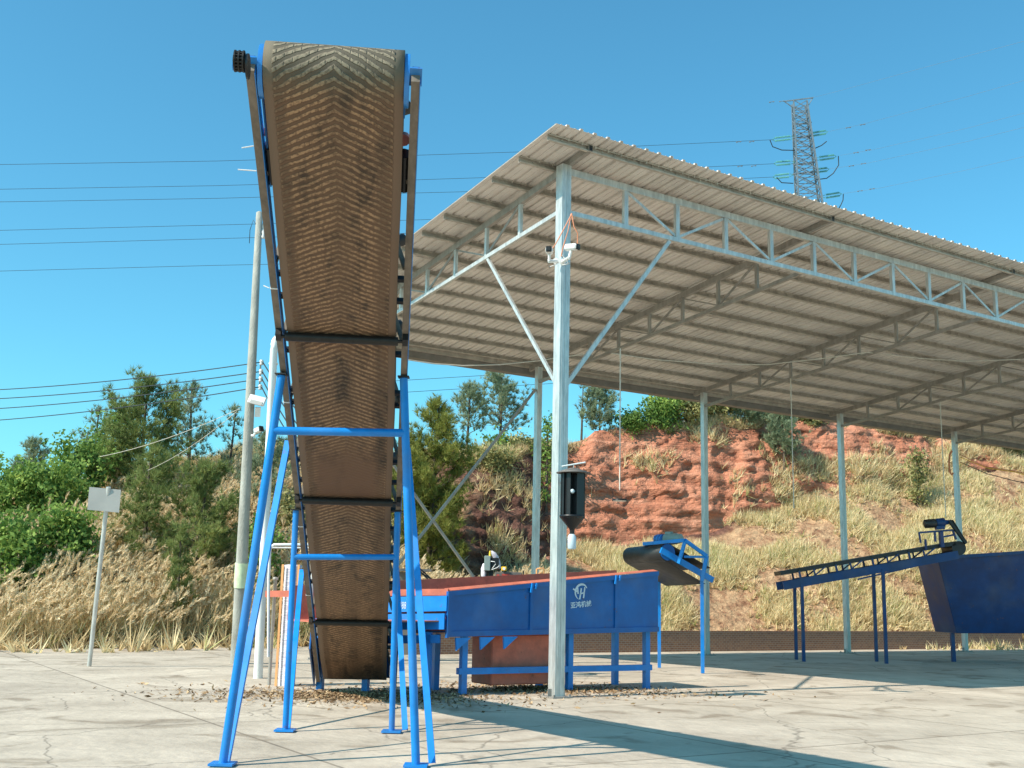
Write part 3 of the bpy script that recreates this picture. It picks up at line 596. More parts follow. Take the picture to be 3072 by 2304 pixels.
# security cameras on the front column
def seccam(name, base, fwd, arm_from, label):
    T = thing(name, arm_from, label, 'camera', 'white bullet cameras on the front column')
    f_ = unit(np.array(fwd, float)); sd_ = unit(np.cross(f_, ZD)); up = np.cross(sd_, f_); b = np.array(base)
    m1 = MB(); m1.box(b, .11, .24, .105, sd_, f_, up); m1.build('housing', M_white, T, bevel=.025)
    m1 = MB(); m1.box(b+f_*.135, .094, .03, .092, sd_, f_, up); o = m1.build('front_cover', M_blackm, T, bevel=.01)
    m1 = MB(); m1.tube([b+f_*.1505, b+f_*.160], .026, 12); m1.build('lens', M_black, o)
    m1 = MB(); q = b-np.array([0, 0, .17])-f_*.04; m1.tube([b-up*.052, q], .024, 10); m1.tube([q, np.array(arm_from)], .028, 10); m1.tube([np.array(arm_from)-unit(np.array(arm_from)-q)*.0, np.array(arm_from)+unit(np.array(arm_from)-q)*.02], .055, 14); m1.build('bracket', M_white, T)
    m1 = MB(); m1.tube([b-f_*.12, b-f_*.16+np.array([-.03, 0, -.12]), q+np.array([0, 0, -.1]), np.array(arm_from)-np.array([0, 0, .06])], .009, 6); m1.build('lead', M_white, T)
a1 = ons(1668, 783, -.11); a2 = ons(1688, 785, -.12)
seccam('security_camera', at(1648, 752, 17.85), (-.1, -1, -.10), a1, 'white camera facing forward on the left side of the front column')
seccam('security_camera', at(1714, 742, 17.75), (.72, -.6, -.12), a2, 'white camera turned right on the right side of the front column')
top = at(1716, 636, 17.85)
for nm, pts, lb in [('a', [(1716, 640), (1690, 690), (1665, 735), (1655, 748)], 'pink orange cable hanging to the left camera'), ('b', [(1715, 640), (1722, 680), (1733, 700), (1732, 736)], 'orange cable bulging right down to the right camera'), ('c', [(1713, 642), (1705, 690), (1688, 745), (1683, 770)], 'pale pink cable down the middle of the front column')]:
    mb = MB(); mb.tube([at(x, y, 17.8 if i else 17.86) for i, (x, y) in enumerate(pts)], .009, 6); tag(mb.build('camera_cable', M_orange), lb, 'cable', 'cables to the column cameras')
# insect trap
tc = at(1717, 1520, 17.72); T = thing('insect_trap', tc, 'black funnel insect trap with a cone lid and white bottle on the front column', 'insect trap')
zz = lambda y: at(1717, y, 17.72)[2]; px2m = 17.72/FPX
cx = tc.copy()
m1 = MB(); m1.lathe((cx[0]+.01, cx[1], zz(1418)), (0, 0, 1), [(0, .275), (.012, .277), (.085, .06), (.095, .01)], 28); m1.build('lid', M_coneg, T)
m1 = MB(); m1.tube([at(1686, 1399, 17.6), at(1756, 1387, 17.75)], .012, 8); m1.tube([at(1721, 1393, 17.68), at(1721, 1402, 17.7)], .008, 6); m1.build('lid_rod', M_whitep, T)
hb_ = zz(1552)-.02
for k in range(3):
    an = math.radians(-30+120*k+12); n_ = np.array([math.cos(an), math.sin(an), 0]); s_ = np.array([-n_[1], n_[0], 0])
    m1 = MB(); m1.box((cx[0]+n_[0]*.10, cx[1]+n_[1]*.10, (hb_+zz(1416))/2), .20, .006, zz(1416)-hb_, n_, s_); m1.build('baffle', M_blackm, T)
m1 = MB()
for k in range(6):
    an = math.radians(60*k+10); p = (cx[0]+.185*math.cos(an), cx[1]+.185*math.sin(an)); n_ = np.array([math.cos(an), math.sin(an), 0]); s_ = np.array([-n_[1], n_[0], 0])
    m1.box((p[0], p[1], (hb_+zz(1416))/2), .008, .045 if k not in (0, 5) else .15, zz(1416)-hb_, n_, s_)
for k in (1, 2, 3): 
    an = math.radians(60*k+40); n_ = np.array([math.cos(an), math.sin(an), 0]); s_ = np.array([-n_[1], n_[0], 0]); m1.box((cx[0]+.165*n_[0], cx[1]+.165*n_[1], (hb_+zz(1416))/2), .004, .15, zz(1416)-hb_, n_, s_)
m1.build('cage', M_blackm, T)
m1 = MB(); z0 = zz(1594); m1.lathe((cx[0], cx[1], z0), (0, 0, 1), [(-.05, .038), (.0, .04), (.03, .045), (.215, .20), (.225, .205), (.25, .205), (.25, .19), (.24, .03)], 26); m1.build('funnel', M_blackm, T)
m1 = MB(); m1.lathe((cx[0], cx[1], z0-.285), (0, 0, 1), [(0, .055), (.02, .068), (.19, .068), (.225, .05), (.24, .035)], 20); m1.build('bottle', M_bottle, T)
m1 = MB(); m1.lathe((cx[0]-.02, cx[1]-.14, zz(1480)), (.3, -.6, .8), [(0, .01), (.01, .035), (.05, .04), (.065, .01)], 12); m1.build('lure', M_bottle, T)
m1 = MB(); m1.beam((cx[0]-.05, cx[1]+.05, zz(1440)), SH(.03, -.09, zz(1440)-3.9155), .03, .03); m1.build('holder', M_blackm, T)
# hanging cords and lamp
def cord(px0, y0, y1, d, label, g='cords hanging from the roof trusses'):
    p = at(px0, y0, d); q = p.copy(); q[2] = at(px0, y1, d)[2]; mb = MB(); mb.tube([p, q], .013, 6); return tag(mb.build('rope', M_wirel), label, 'rope', g), q
o1, q = cord(1861, 1045, 1478, 23.5, 'pale cord holding the flat black lamp in front of the cliff')
T = thing('hanging_lamp', q, 'flat black lamp hanging on a cord in front of the red cliff', 'lamp')
m1 = MB(); m1.beam(q+np.array([-.14, 0, .02]), q+np.array([-.14, 0, -.18]), .012, .012, up=(0, 1, 0)); m1.beam(q+np.array([.13, 0, .02]), q+np.array([.13, 0, -.18]), .012, .012, up=(0, 1, 0)); m1.beam(q+np.array([-.15, 0, .0]), q+np.array([.15, 0, 0.]), .012, .012, up=(0, 0, 1)); m1.build('yoke', M_blackm, T)
m1 = MB(); m1.lathe(q+np.array([0, 0, -.22]), (0, 0, 1), [(0, .16), (.012, .165), (.035, .15), (.05, .05)], 22); m1.build('lamp_head', M_blackm, T)
m1 = MB(); m1.lathe(q+np.array([0, 0, -.226]), (0, 0, 1), [(0, .14), (.005, .14)], 22); m1.build('diffuser', M_white, T)
cord(2372, 1135, 1530, 29.5, 'longest pale cord ending bare in front of the grass slope')
cord(2820, 1205, 1556, 31.5, 'pale cord hanging down to the conveyor motor at the right')
mb = MB(); mb.tube([at(1215, 1078, 22)]+[at(x, y, d) for x, y, d in [(1300, 1091, 23), (1390, 1097, 23.5), (1500, 1094, 24), (1620, 1082, 25), (1690, 1070, 25.5), (1760, 1063, 26)]], .012, 6); tag(mb.build('electric_cable', M_wirel), 'pale cable drooping under the back eave toward the front column', 'cable')
mb = MB(); mb.tube([at(x, y, d) for x, y, d in [(1835, 1060, 25.5), (1960, 1078, 26), (2120, 1091, 27), (2300, 1094, 28), (2480, 1074, 28), (2600, 1057, 28), (2760, 1075, 29), (2900, 1084, 29), (3060, 1078, 29)]], .012, 6); tag(mb.build('electric_cable', M_wirel), 'long pale cable swagged under the roof toward the right edge', 'cable')
# cables at the fourth back post
for i, (y0, y1, y2, m_, nm) in enumerate([(1364, 1405, 1440, M_orange, 'red-orange'), (1371, 1408, 1446, M_yel, 'yellow'), (1386, 1425, 1462, M_wire, 'dark')]):
    p = SH(24.1, 9.3, at(2875, y0, 37.7)[2]-3.9155); mb = MB(); mb.tube([at(2880, y0, 37.7), at(2960, y1-4, 36), at(3045, y1+(8 if i < 2 else 18), 34), at(3150, y2, 32)], .013, 6)
    tag(mb.build('power_cable', m_), nm+' cable stretching right from the fourth back post', 'cable', 'cables from the last visible post')
mb = MB(); mb.tube([at(x, y, 37.6) for x, y in [(2856, 1352), (2849, 1365), (2847, 1390), (2849, 1415), (2856, 1425), (2860, 1418)]], .035, 6); tag(mb.build('cable_coil', M_orange), 'coil of orange cable hung on the fourth back post', 'cable')

# ------------------------------------------------------------------ the tall belt conveyor
CP = np.array([-1.324, 7.3555, 5.1973]); CA = np.array([-.08953966, .90641, -.4128]); CL = np.array([.99515619, .09830644, 0]); CN = np.array([-.04058085, .4108, .91082])
def CV(l, t, n): return CP+l*CL+t*CA+n*CN
TE = 12.15
conv = thing('belt_conveyor', (*CV(0, TE, 0)[:2], 0), 'tall inclined conveyor with a muddy chevron rubber belt on blue tube legs', 'conveyor')
r_ = .185; t0 = .13; path = []
rollers = [3.02, 6.14, 9.69]
def sagn(t):
    ks = [t0]+rollers+[TE-.1]
    for a_, b_ in zip(ks, ks[1:]):
        if a_ <= t <= b_:
            s = (t-a_)/(b_-a_); sg = -.045*(b_-a_)*.6*4*s*(1-s)+(.06*(1-s*1.0) if a_ == t0 else 0)*0; return sg
    return 0.
for t in np.arange(TE-.1, t0, -.06): path.append((t, sagn(t)))
for q in np.linspace(-math.pi/2, -3*math.pi/2, 18): path.append((t0+r_*math.cos(q), r_+r_*math.sin(q)))
for t in np.arange(t0+.1, TE-.1, .3): path.append((t, 2*r_-.0*t))
for q in np.linspace(math.pi/2, -math.pi/2, 14)[1:-1]: path.append((TE-.1+r_*math.cos(q), r_+r_*math.sin(q)))
path = path+[path[0]]
lats = np.linspace(-.5, .5, 13); vs = []; uvs = []; fs = []; s_acc = 0; ln = [0]
for a_, b_ in zip(path, path[1:]): ln.append(ln[-1]+math.hypot(b_[0]-a_[0], b_[1]-a_[1]))
ih = min(range(len(path)), key=lambda i: abs(path[i][0]-t0)+abs(path[i][1])); Ls = [ln[ih]-x for x in ln]
for (t, n_), L_ in zip(path, Ls):
    for la in lats:
        rip = .004*math.sin(t*5+la*3) if n_ < .02 and abs(la) > .45 else 0
        vs.append(CV(la+.006*math.sin(t*1.7), t, n_+rip)); uvs.append((la, L_+t0))
K = len(lats)
for i in range(len(path)-1):
    for k in range(K-1): fs.append((i*K+k, i*K+k+1, (i+1)*K+k+1, (i+1)*K+k))
me = bpy.data.meshes.new('belt'); me.from_pydata([tuple(v) for v in vs], [], fs); uvl = me.uv_layers.new(name='UVMap')
for lp in me.loops: uvl.data[lp.index].uv = uvs[lp.vertex_index]
for p in me.polygons: p.use_smooth = True
me.materials.append(M_belt); belt = bpy.data.objects.new('belt', me); COL.objects.link(belt); belt.parent = conv; belt.matrix_parent_inverse = Matrix.Translation(-conv.location)
sol = belt.modifiers.new('thick', 'SOLIDIFY'); sol.thickness = .012; sol.offset = 1
# bottom (visible) strip is inside-out safe: two-sided material
def cbeam(mb, l0, t0_, n0, l1, t1, n1, wl, wn): mb.beam(CV(l0, t0_, n0), CV(l1, t1, n1), wl, wn, up=CN)
m1 = MB(); m1.lathe(CV(-.5, t0, r_), CL, [(0, r_-.014), (1., r_-.014)], 28); dr = m1.build('head_drum', M_blue, conv)
for s in (-1, 1): m1 = MB(); m1.lathe(CV(s*.5+(.004 if s > 0 else -.04), t0+.02, r_-.01), CL, [(0, r_+.01), (.036, r_+.01)], 28); m1.build('drum_flange', M_blue, dr)
m1 = MB(); m1.tube([CV(-.72, .06, .11), CV(.62, .06, .11)], .035, 12); m1.build('drive_shaft', M_blue, conv)
for s in (-1, 1):
    l = s*.585; ext = .0
    m1 = MB(); cbeam(m1, l, .0, .035, l, TE+.1, .035, .062, .075); m1.build('side_rail', M_frame, conv)
    m1 = MB(); cbeam(m1, l-.034*(1 if s < 0 else -1)*s*(1 if s < 0 else 1), .02, .05, l-.034*(1 if s < 0 else -1)*s, TE+.1, .05, .006, .12); m1.build('rail_web', M_blue, conv)
    m1 = MB(); m1.box(CV(l, .03, .11), .065, .10, .075, CL, CA, CN); o = m1.build('bearing_block', M_dblue, conv, bevel=.01)
    m1 = MB(); m1.box(CV(l, .02, .075), .09, .16, .012, CL, CA, CN); m1.build('bearing_plate', M_blue, conv)
    m1 = MB(); cbeam(m1, s*(.53 if s < 0 else .51), .2, .20, s*(.53 if s < 0 else .51), (1.2 if s < 0 else .42), .16, .012, .22); m1.build('side_plate', M_blue, conv)
    m1 = MB(); cbeam(m1, s*(.5 if s < 0 else .44), .4, .47, s*(.5 if s < 0 else .44), TE-.3, .47, .05, .05); m1.build('upper_rail', M_frame, conv)
    for t in np.arange(1.05, TE, 1.05):
        m1 = MB(); m1.beam(CV(s*.56, t, .05), CV(s*(.5 if s < 0 else .44), t, .45), .04, .04, up=CA); m1.build('upright', M_frame, conv)
    for i, t in enumerate((.62, 2.15, 3.4, 4.7, 5.9, 7.1, 8.3, 9.5)):
        m1 = MB(); m1.tube([CV(s*.40, t, .36), CV(s*.545, t, .44)], .055, 14); o = m1.build('wing_idler', M_black, conv)
        if i == 0:
            m1 = MB(); m1.tube([CV(s*.515, t+.33, .10), CV(s*.515, t+.33, .24)], .075, 12); m1.tube([CV(s*.525, t+.18, .10), CV(s*.525, t+.56, .10)], .05, 12); m1.build('guide_roller', M_blackm, conv)
            m1 = MB(); m1.tube([CV(s*.515, t+.06, .12), CV(s*.515, t+.14, .24)], .045, 12); m1.build('guide_roller', M_rollr, conv)
for t in (1.12, 2.32, 2.63, 3.45, 4.12, 4.35, 5.5, 5.95, 6.62, 7.1, 8.0, 8.7, 10.2, 11.):
    m1 = MB(); m1.beam(CV(-.56, t, .11), CV(.56, t, .11), .045, .045, up=CN); m1.build('cross_member', M_blackm, conv)
for t in rollers:
    m1 = MB(); m1.tube([CV(-.52, t, -.06), CV(.52, t, -.06)], .042, 14); o = m1.build('return_roller', M_grease, conv)
    for s in (-1, 1): m1 = MB(); m1.tube([CV(s*.52, t, -.06), CV(s*.585, t, -.06)], .018, 8); m1.box(CV(s*.585, t, -.035), .05, .10, .08, CL, CA, CN); m1.build('roller_bracket', M_grease, o)
# chain drive
m1 = MB(); cc = at(719, 184, 7.42)
for k in range(17):
    an = 2*math.pi*k/17; p = cc+(math.cos(an)*CA+math.sin(an)*CN)*.062
    for la in (-.028, .0, .028): m1.box(p+CL*la, .010, .026, .02, CL, -math.sin(an)*CA+math.cos(an)*CN, math.cos(an)*CA+math.sin(an)*CN)
    m1.tube([p-CL*.034, p+CL*.034], .007, 7)
m1.build('drive_chain', M_grease, conv)
m1 = MB(); m1.lathe(cc-CL*.04, CL, [(0, .045), (.08, .045)], 22); m1.build('sprocket', M_grease, conv)
m1 = MB(); m1.lathe(cc+CL*.045+CA*.03-CN*.01, CL, [(0, .085), (.015, .085)], 24); m1.build('chain_guard', M_blackm, conv)
# white ties
for (l, t, a_) in ((-.62, .98, (-.14, -.02, .0)), (-.63, 2.4, (-.05, .0, .02)), (-.62, .72, (-.08, -.03, -.03))):
    p = CV(l, t, .0); m1 = MB(); m1.tube([p, p+np.array(a_)], .005, 5); m1.build('cable_tie', M_white, conv)
for t in (2.4, 4.2, 6.9, 8.9):
    m1 = MB(); m1.box(CV(-.585, t, .033), .070, .012, .084, CL, CA, CN); m1.build('cable_tie', M_white, conv)
# support frames
def onplane(x, y, p0, n): 
    r = ray(x, y); t = ((np.array(p0)-CAM)@n)/(r@n); return CAM+t*r
def supports(tt, tl, bl, tr, br, cy, ccol, br_top, br_bot, rr):
    p0 = CV(0, tt, -.02); n_ = unit(np.array([CA[0], CA[1], 0]))
    A = onplane(*tl, p0, n_); B = onplane(*bl, p0, n_); Cc = onplane(*tr, p0, n_); Dd = onplane(*br, p0, n_)
    def down(a, b): k = (a[2]-.02)/(a[2]-b[2]); return a+(b-a)*k
    for a, b in ((A, B), (Cc, Dd)):
        e = down(a, b); m1 = MB(); m1.tube([a, e], rr, 16); o = m1.build('leg', M_blue, conv)
        m1 = MB(); m1.box(e, .22, .22, .02); m1.build('foot_plate', M_blue, o)
        m1 = MB(); m1.tube([a, a+(a-e)/np.linalg.norm(a-e)*.06], .018, 8); m1.box(a+np.array([0, 0, .012]), .11, .11, .014); m1.build('jack_bolt', M_grease, o)
    def on(a, b, y):
        lo, hi = 0, 1
        for _ in range(40):
            m = (lo+hi)/2; q = a+(b-a)*m-CAM; yy = 1152-FPX*(q@UV)/(q@F)
            if yy < y: lo = m
            else: hi = m
        return a+(b-a)*lo
    m1 = MB(); m1.tube([on(A, B, cy[0]), on(Cc, Dd, cy[1])], rr, 14); m1.build('crossbar', M_blue, conv)
    # back braces: flat angle iron running from the rail behind down to the foot
    for a, b, top in ((A, B, br_top[0]), (Cc, Dd, br_top[1])):
        e = down(a, b)+np.array([0, .10, 0] if a is A else [.14, .14, 0]); m1 = MB(); s_ = np.array([1, 0, 0.]); m1.beam(top, e+(top-e)*.0, .065, .008, side=s_); m1.beam(top+np.array([.029, .026, 0]), e+np.array([.029, .026, 0]), .008, .05, side=s_); m1.build('back_brace', M_blue2, conv)
tA = at(863, 1322, 12.4); tB = at(1222, 1345, 12.0)
supports(3.68, (844, 1127), (751, 1743), (1211, 1135), (1236, 1924), (1292, 1299), None, (tA, tB), None, .040)
tC = at(905, 1709, 15.6); tD = at(1189, 1700, 14.6)
supports(6.47, (888, 1532), (876, 1777), (1192, 1536), (1182, 1924), (1671, 1671), None, (tC, tD), None, .035)
# tail hopper
for s in (-1, 1): m1 = MB(); m1.box(CV(s*.66, TE-.5, .35), .02, 1.6, .7, CL, CA, CN); m1.build('hopper_side', M_dblue, conv)
m1 = MB(); m1.tube([CV(-.55, TE-.1, r_), CV(.55, TE-.1, r_)], r_-.02, 20); m1.build('tail_drum', M_dblue, conv)

# ------------------------------------------------------------------ blue feed machine with red trough
mach = thing('wood_feeder', SH(0, 1.3, -3.9155), 'long blue steel feed trough with red lining and white emblem behind the front column', 'machine')
V0 = .75; V2 = 1.95
def topu(u): return -2.138+.102*u
def botu(u): return -2.97+.020*u
def quadbox(mb, pts, v0, v1):
    mb.hexa([SH(a, v0, b) for a, b in (pts[0], pts[1])]+[SH(a, v1, b) for a, b in (pts[1], pts[0])]+[SH(a, v0, b) for a, b in (pts[3], pts[2])]+[SH(a, v1, b) for a, b in (pts[2], pts[3])])
uL, uR = -1.60, 2.75
m1 = MB(); quadbox(m1, [(uL, botu(uL)), (uR, botu(uR)), (uR, topu(uR)), (uL, topu(uL))], V0, V0+.02); m1.build('side_panel', M_dblue, mach)
m1 = MB()
quadbox(m1, [(uL, topu(uL)-.07), (uR, topu(uR)-.07), (uR, topu(uR)+.004), (uL, topu(uL)+.004)], V0-.03, V0-.001)
quadbox(m1, [(uL, botu(uL)-.004), (uR, botu(uR)-.004), (uR, botu(uR)+.08), (uL, botu(uL)+.08)], V0-.03, V0-.001)
quadbox(m1, [(uL-.03, botu(uL)-.02), (uL, botu(uL)-.02), (uL, topu(uL)+.004), (uL-.03, topu(uL)+.004)], V0-.05, V0+.02)
for uu in (uL+.035, .05-.06, 1.78): quadbox(m1, [(uu-.03, botu(uu)+.0805), (uu+.03, botu(uu)+.0805), (uu+.03, topu(uu)-.0705), (uu-.03, topu(uu)-.0705)], V0-.028, V0-.001)
m1.build('panel_frame', M_dblue, mach)
for uu in (.02, 1.80):
    m1 = MB()
    for du in (-.05, .04): m1.beam(SH(uu+du+.015, V0-.04, topu(uu)+.004), SH(uu+du-.02, V0-.05, topu(uu)-.15+(0 if du < 0 else .06)), .03, .02, up=VD)
    m1.build('hook', M_blue2, mach)
m1 = MB(); m1.hexa([SH(uL, V0+.0, topu(uL)+.008), SH(uR, V0+.0, topu(uR)+.008), SH(uR, V0+.14, topu(uR)+.034), SH(uL, V0+.14, topu(uL)+.044), SH(uL, V0+.0, topu(uL)+.014), SH(uR, V0+.0, topu(uR)+.014), SH(uR, V0+.14, topu(uR)+.041), SH(uL, V0+.14, topu(uL)+.052)]); m1.build('trough_lip', M_redp, mach)
m1 = MB(); quadbox(m1, [(uL-2.2, topu(uL)-.5), (uR, topu(uR)-.5), (uR, topu(uR)+.035), (uL-2.2, topu(uL)+.035)], V2, V2+.03); quadbox(m1, [(uL-2.2, botu(uL)+.2), (uR, botu(uR)+.2), (uR, botu(uR)+.22), (uL-2.2, botu(uL)+.22)], V0+.03, V2-.001); m1.build('trough_lining', M_redp, mach)
m1 = MB(); quadbox(m1, [(uL, botu(uL)), (uR, botu(uR)), (uR, topu(uR)), (uL, topu(uL))], V2+.031, V2+.05); m1.build('side_panel', M_dblue, mach)
# left end box, turned toward the light
J = SH(uL-.035, V0-.02, 0); jd = unit(np.array([-1, .30, 0])); jn = unit(np.cross(jd, ZD)); jn = jn if jn[1] < 0 else -jn
def JB(mb, s0, s1, z0, z1, off0, off1, z0b=None, z1b=None):
    z0b = z0 if z0b is None else z0b; z1b = z1 if z1b is None else z1b
    P = lambda s, o, z: np.array([*(J+jd*s+jn*o)[:2], z])
    mb.hexa([P(s1, off0, z0b), P(s0, off0, z0), P(s0, off1, z0), P(s1, off1, z0b), P(s1, off0, z1b), P(s0, off0, z1), P(s0, off1, z1), P(s1, off1, z1b)])
zj = lambda y: ons(1340, y, V0)[2]
m1 = MB(); JB(m1, 0, 2.3, zj(1833), zj(1787), .02, -.02, zj(1833)-.10, zj(1787)-.10); m1.build('upper_side_plate', M_blue2, mach)
m1 = MB(); JB(m1, .02, 2.3, zj(1888), zj(1840), .05, .0, zj(1888)-.09, zj(1840)-.09); m1.build('lower_side_plate', M_blue2, mach)
m1 = MB(); JB(m1, .0, 3.25, zj(1786), zj(1766), -.03, -.07, zj(1786)-.10, zj(1766)-.10); JB(m1, .0, 2.2, zj(1895), zj(1800), -.3, -.32); m1.build('red_edge_plate', M_redp, mach)
m1 = MB()
for s in (.25, 1.3, 2.1): JB(m1, s, s+.10, .0, zj(1890)-.04, .02, -.08)
JB(m1, .1, 2.3, zj(1930), zj(1905), .02, -.03, zj(1930)-.09, zj(1905)-.09)
for u in (-1.2, .9, 2.6): Sb(m1, u-.05, u+.05, V0+.1, V0+.2, -3.9155, botu(u)-.002); Sb(m1, u-.05, u+.05, V2-.2, V2-.1, -3.9155, botu(u)-.002)
Sb(m1, -1.3, 2.7, V0+.101, V0+.199, -3.6, -3.5)
m1.build('stand', M_blue, mach)
m1 = MB(); Sb(m1, -.6, .75, V0+.25, V0+.9, -3.9155+.12, botu(0)-.01); m1.build('red_gearbox', M_redp, mach, bevel=.02)
for uu in (-1.45, -1.0, -.55):
  m1 = MB(); m1.add([SH(uu, V0-.02, botu(uu)-.02), SH(uu+.28, V0-.02, botu(uu)-.02), SH(uu+.02, V0-.02, botu(uu)-.22), SH(uu, V0+.02, botu(uu)-.02), SH(uu+.28, V0+.02, botu(uu)-.02), SH(uu+.02, V0+.02, botu(uu)-.22)], [(0, 2, 1), (3, 4, 5), (0, 1, 4, 3), (1, 2, 5, 4), (2, 0, 3, 5)])
  m1.build('gusset', M_blue2, mach)
# writing
def text(body, origin, X, Y, size, mat_, parent, name='lettering', bold=.0, xs=1.):
    cu = bpy.data.curves.new(name, 'FONT'); cu.body = body; cu.size = size; cu.extrude = .001; cu.offset = bold; cu.resolution_u = 2
    to = bpy.data.objects.new('tmp', cu); COL.objects.link(to); dg = bpy.context.evaluated_depsgraph_get(); dg.update()
    me = bpy.data.meshes.new_from_object(to.evaluated_get(dg)); bpy.data.objects.remove(to)
    X = unit(np.array(X, float)); Y = np.array(Y, float); Y = unit(Y-Y@X*X); Z = np.cross(X, Y)
    Mx = Matrix(((X[0]*xs, Y[0], Z[0], origin[0]), (X[1]*xs, Y[1], Z[1], origin[1]), (X[2]*xs, Y[2], Z[2], origin[2]), (0, 0, 0, 1)))
    me.transform(Mx); me.materials.clear(); me.materials.append(mat_)
    o = bpy.data.objects.new(name, me); COL.objects.link(o)
    if parent: o.parent = parent; o.matrix_parent_inverse = Matrix.Translation(-parent_loc(parent))
    return o
XD = unit(SH(1, 0, .102)-SH(0, 0, 0))
text('亚鸿机械', ons(1712, 1824, V0-.004), XD, ZD, .112, M_lett, mach, 'company_name', bold=.0018)
m1 = MB()   # the emblem: a crescent swoosh over a slanted Y and H
lo = ons(1742, 1776, V0-.006); pm_ = 1/ (FPX/np.dot(lo-CAM, F))
def E2(x, y): return lo+XD*(x*.0068)+ZD*(y*.0068)
def stroke(a, b, w_): m1.beam(E2(*a), E2(*b), w_*.0055, .003, up=VD)
def arc(cx_, cy_, r0, a0_, a1_, wmax, n=16):
    pts = []
    for k in range(n+1):
        t = k/n; an = math.radians(a0_+(a1_-a0_)*t); wd = wmax*math.sin(math.pi*min(1, .12+.86*t))
        pts.append((E2(cx_+(r0+wd/2)*math.cos(an), cy_+(r0+wd/2)*math.sin(an)), E2(cx_+(r0-wd/2)*math.cos(an), cy_+(r0-wd/2)*math.sin(an))))
    vs_ = []
    for p, q in pts: vs_ += [p, q]
    m1.add([v-VD*.002 for v in vs_], [(2*k, 2*k+1, 2*k+3, 2*k+2) for k in range(n)])
arc(2, 0, 19, 25, 250, 6)
stroke((-24, 10), (-11, 2), 5); stroke((-10, 12), (-8, -4), 5); stroke((2, 9), (-3, -18), 5); stroke((13, 11), (9, -16), 5); stroke((-2, -5), (12, -2), 4)
m1.build('emblem', M_lett, mach)
pj = J+jd*1.02+jn*.0225; zt_ = zj(1826)-.03
r_n = ray(1192, 1815); tn = ((J+jn*.024-CAM)@jn)/(r_n@jn); pn_ = CAM+tn*r_n
text('2488', (pn_[0], pn_[1], at(1200, 1826, tn)[2]), -jd, ZD, .16, M_lett, mach, 'number', xs=.48)

# control station behind the trough
T = thing('control_station', at(1450, 1800, 22), 'grey control box with white striped cloth and yellow beacon behind the trough', 'control box')
d = 22.
def scr(mb, x0, y0, x1, y1, d, th, m=None):   # upright slab spanning pixels, real thickness
    a = at(x0, y1, d); b = at(x1, y0, d); c = (a+b)/2; mb.box(c, abs(b[0]-a[0]), th, abs(b[2]-a[2]))
m1 = MB(); scr(m1, 1453, 1668, 1472, 1712, d, .3); m1.build('control_box', M_greyb, T, bevel=.01)
m1 = MB(); scr(m1, 1472, 1674, 1497, 1708, d+.05, .3); m1.build('box_face', M_blackm, T, bevel=.015)
m1 = MB(); m1.tube([at(1473, 1684, d-.15), at(1484, 1685, d-.2), at(1487, 1692, d-.2), at(1477, 1705, d-.17)], .008, 6); m1.tube([at(1475, 1709, d-.16), at(1492, 1703, d-.2), at(1498, 1697, d-.2)], .007, 6); m1.build('box_lead', M_white, T)
m1 = MB(); m1.lathe(at(1470, 1671, d), (0, 0, 1), [(0, .025), (.08, .022), (.125, .012)], 12); m1.build('beacon', M_yel, T)
m1 = MB(); scr(m1, 1466, 1712, 1480, 1750, d+.05, .08); m1.tube([at(1462, 1712, d), at(1456, 1790, d)], .02, 8); m1.build('stand', M_blackm, T)
m1 = MB()
def clothstrip(pts, wd):
    n = len(pts); vs_ = []; 
    for i, (x, y, dd) in enumerate(pts):
        a = at(x-wd[i], y, dd); b = at(x+wd[i], y, dd+.08); c = at(x, y, dd-.05); vs_ += [a, c, b]
    m1.add(vs_, [f for i in range(n-1) for f in ((3*i, 3*i+1, 3*i+4, 3*i+3), (3*i+1, 3*i+2, 3*i+5, 3*i+4))], True)
clothstrip([(1474, 1652, 22.3), (1480, 1658, 22.3), (1486, 1668, 22.3), (1490, 1680, 22.3), (1496, 1694, 22.3), (1499, 1706, 22.3)], [3, 8, 9, 9, 7, 3])
clothstrip([(1452, 1690, 22.1), (1451, 1705, 22.05), (1453, 1725, 22), (1456, 1745, 22), (1458, 1760, 22)], [3, 8, 10, 8, 5]); m1.build('cloth', M_cloth, T)
T = thing('display_board', at(1525, 1760, 22.6), 'grey electronic display board with faint red text beside the control box', 'display')
m1 = MB(); scr(m1, 1484, 1717, 1566, 1775, 22.6, .10); m1.build('cabinet', M_panel, T, bevel=.008)
m1 = MB(); scr(m1, 1567.2, 1712, 1572, 1760, 22.6, .12); m1.build('side_edge', M_blackm, T)
m1 = MB()
for x0, y0, x1, y1 in ((1490, 1723, 1498, 1727), (1506, 1722, 1530, 1726), (1488, 1735, 1497, 1740), (1504, 1733, 1514, 1739)): scr(m1, x0, y0, x1, y1, 22.54, .006)
m1.build('red_characters', M_dred, T)
m1 = MB()
for x in (1490, 1560): scr(m1, x, 1775, x+4, 1955, 22.6, .05)
m1.build('leg', M_blackm, T)
T = thing('spot_lamp', at(1512, 1713, 22.6), 'small yellow-framed square lamp on top of the display board', 'lamp')
m1 = MB(); scr(m1, 1504, 1700, 1520, 1712, 22.55, .08); m1.build('housing', M_yel, T, bevel=.01)
m1 = MB(); m1.tube([at(1512, 1706, 22.50), at(1512, 1706, 22.48)], .03, 12); m1.build('lens', M_white, T)
T = thing('chair_frame', at(1625, 1750, 24), 'orange tube frame standing between the back post and front column', 'frame')
m1 = MB(); m1.tube([at(1612, 1706, 24), at(1631, 1704, 24), at(1633, 1740, 24)], .018, 8); m1.tube([at(1633, 1740, 24), at(1633, 1900, 24)], .018, 8); m1.tube([at(1610, 1706, 24), at(1610, 1900, 24)], .018, 8); m1.build('tube_frame', M_orp, T)
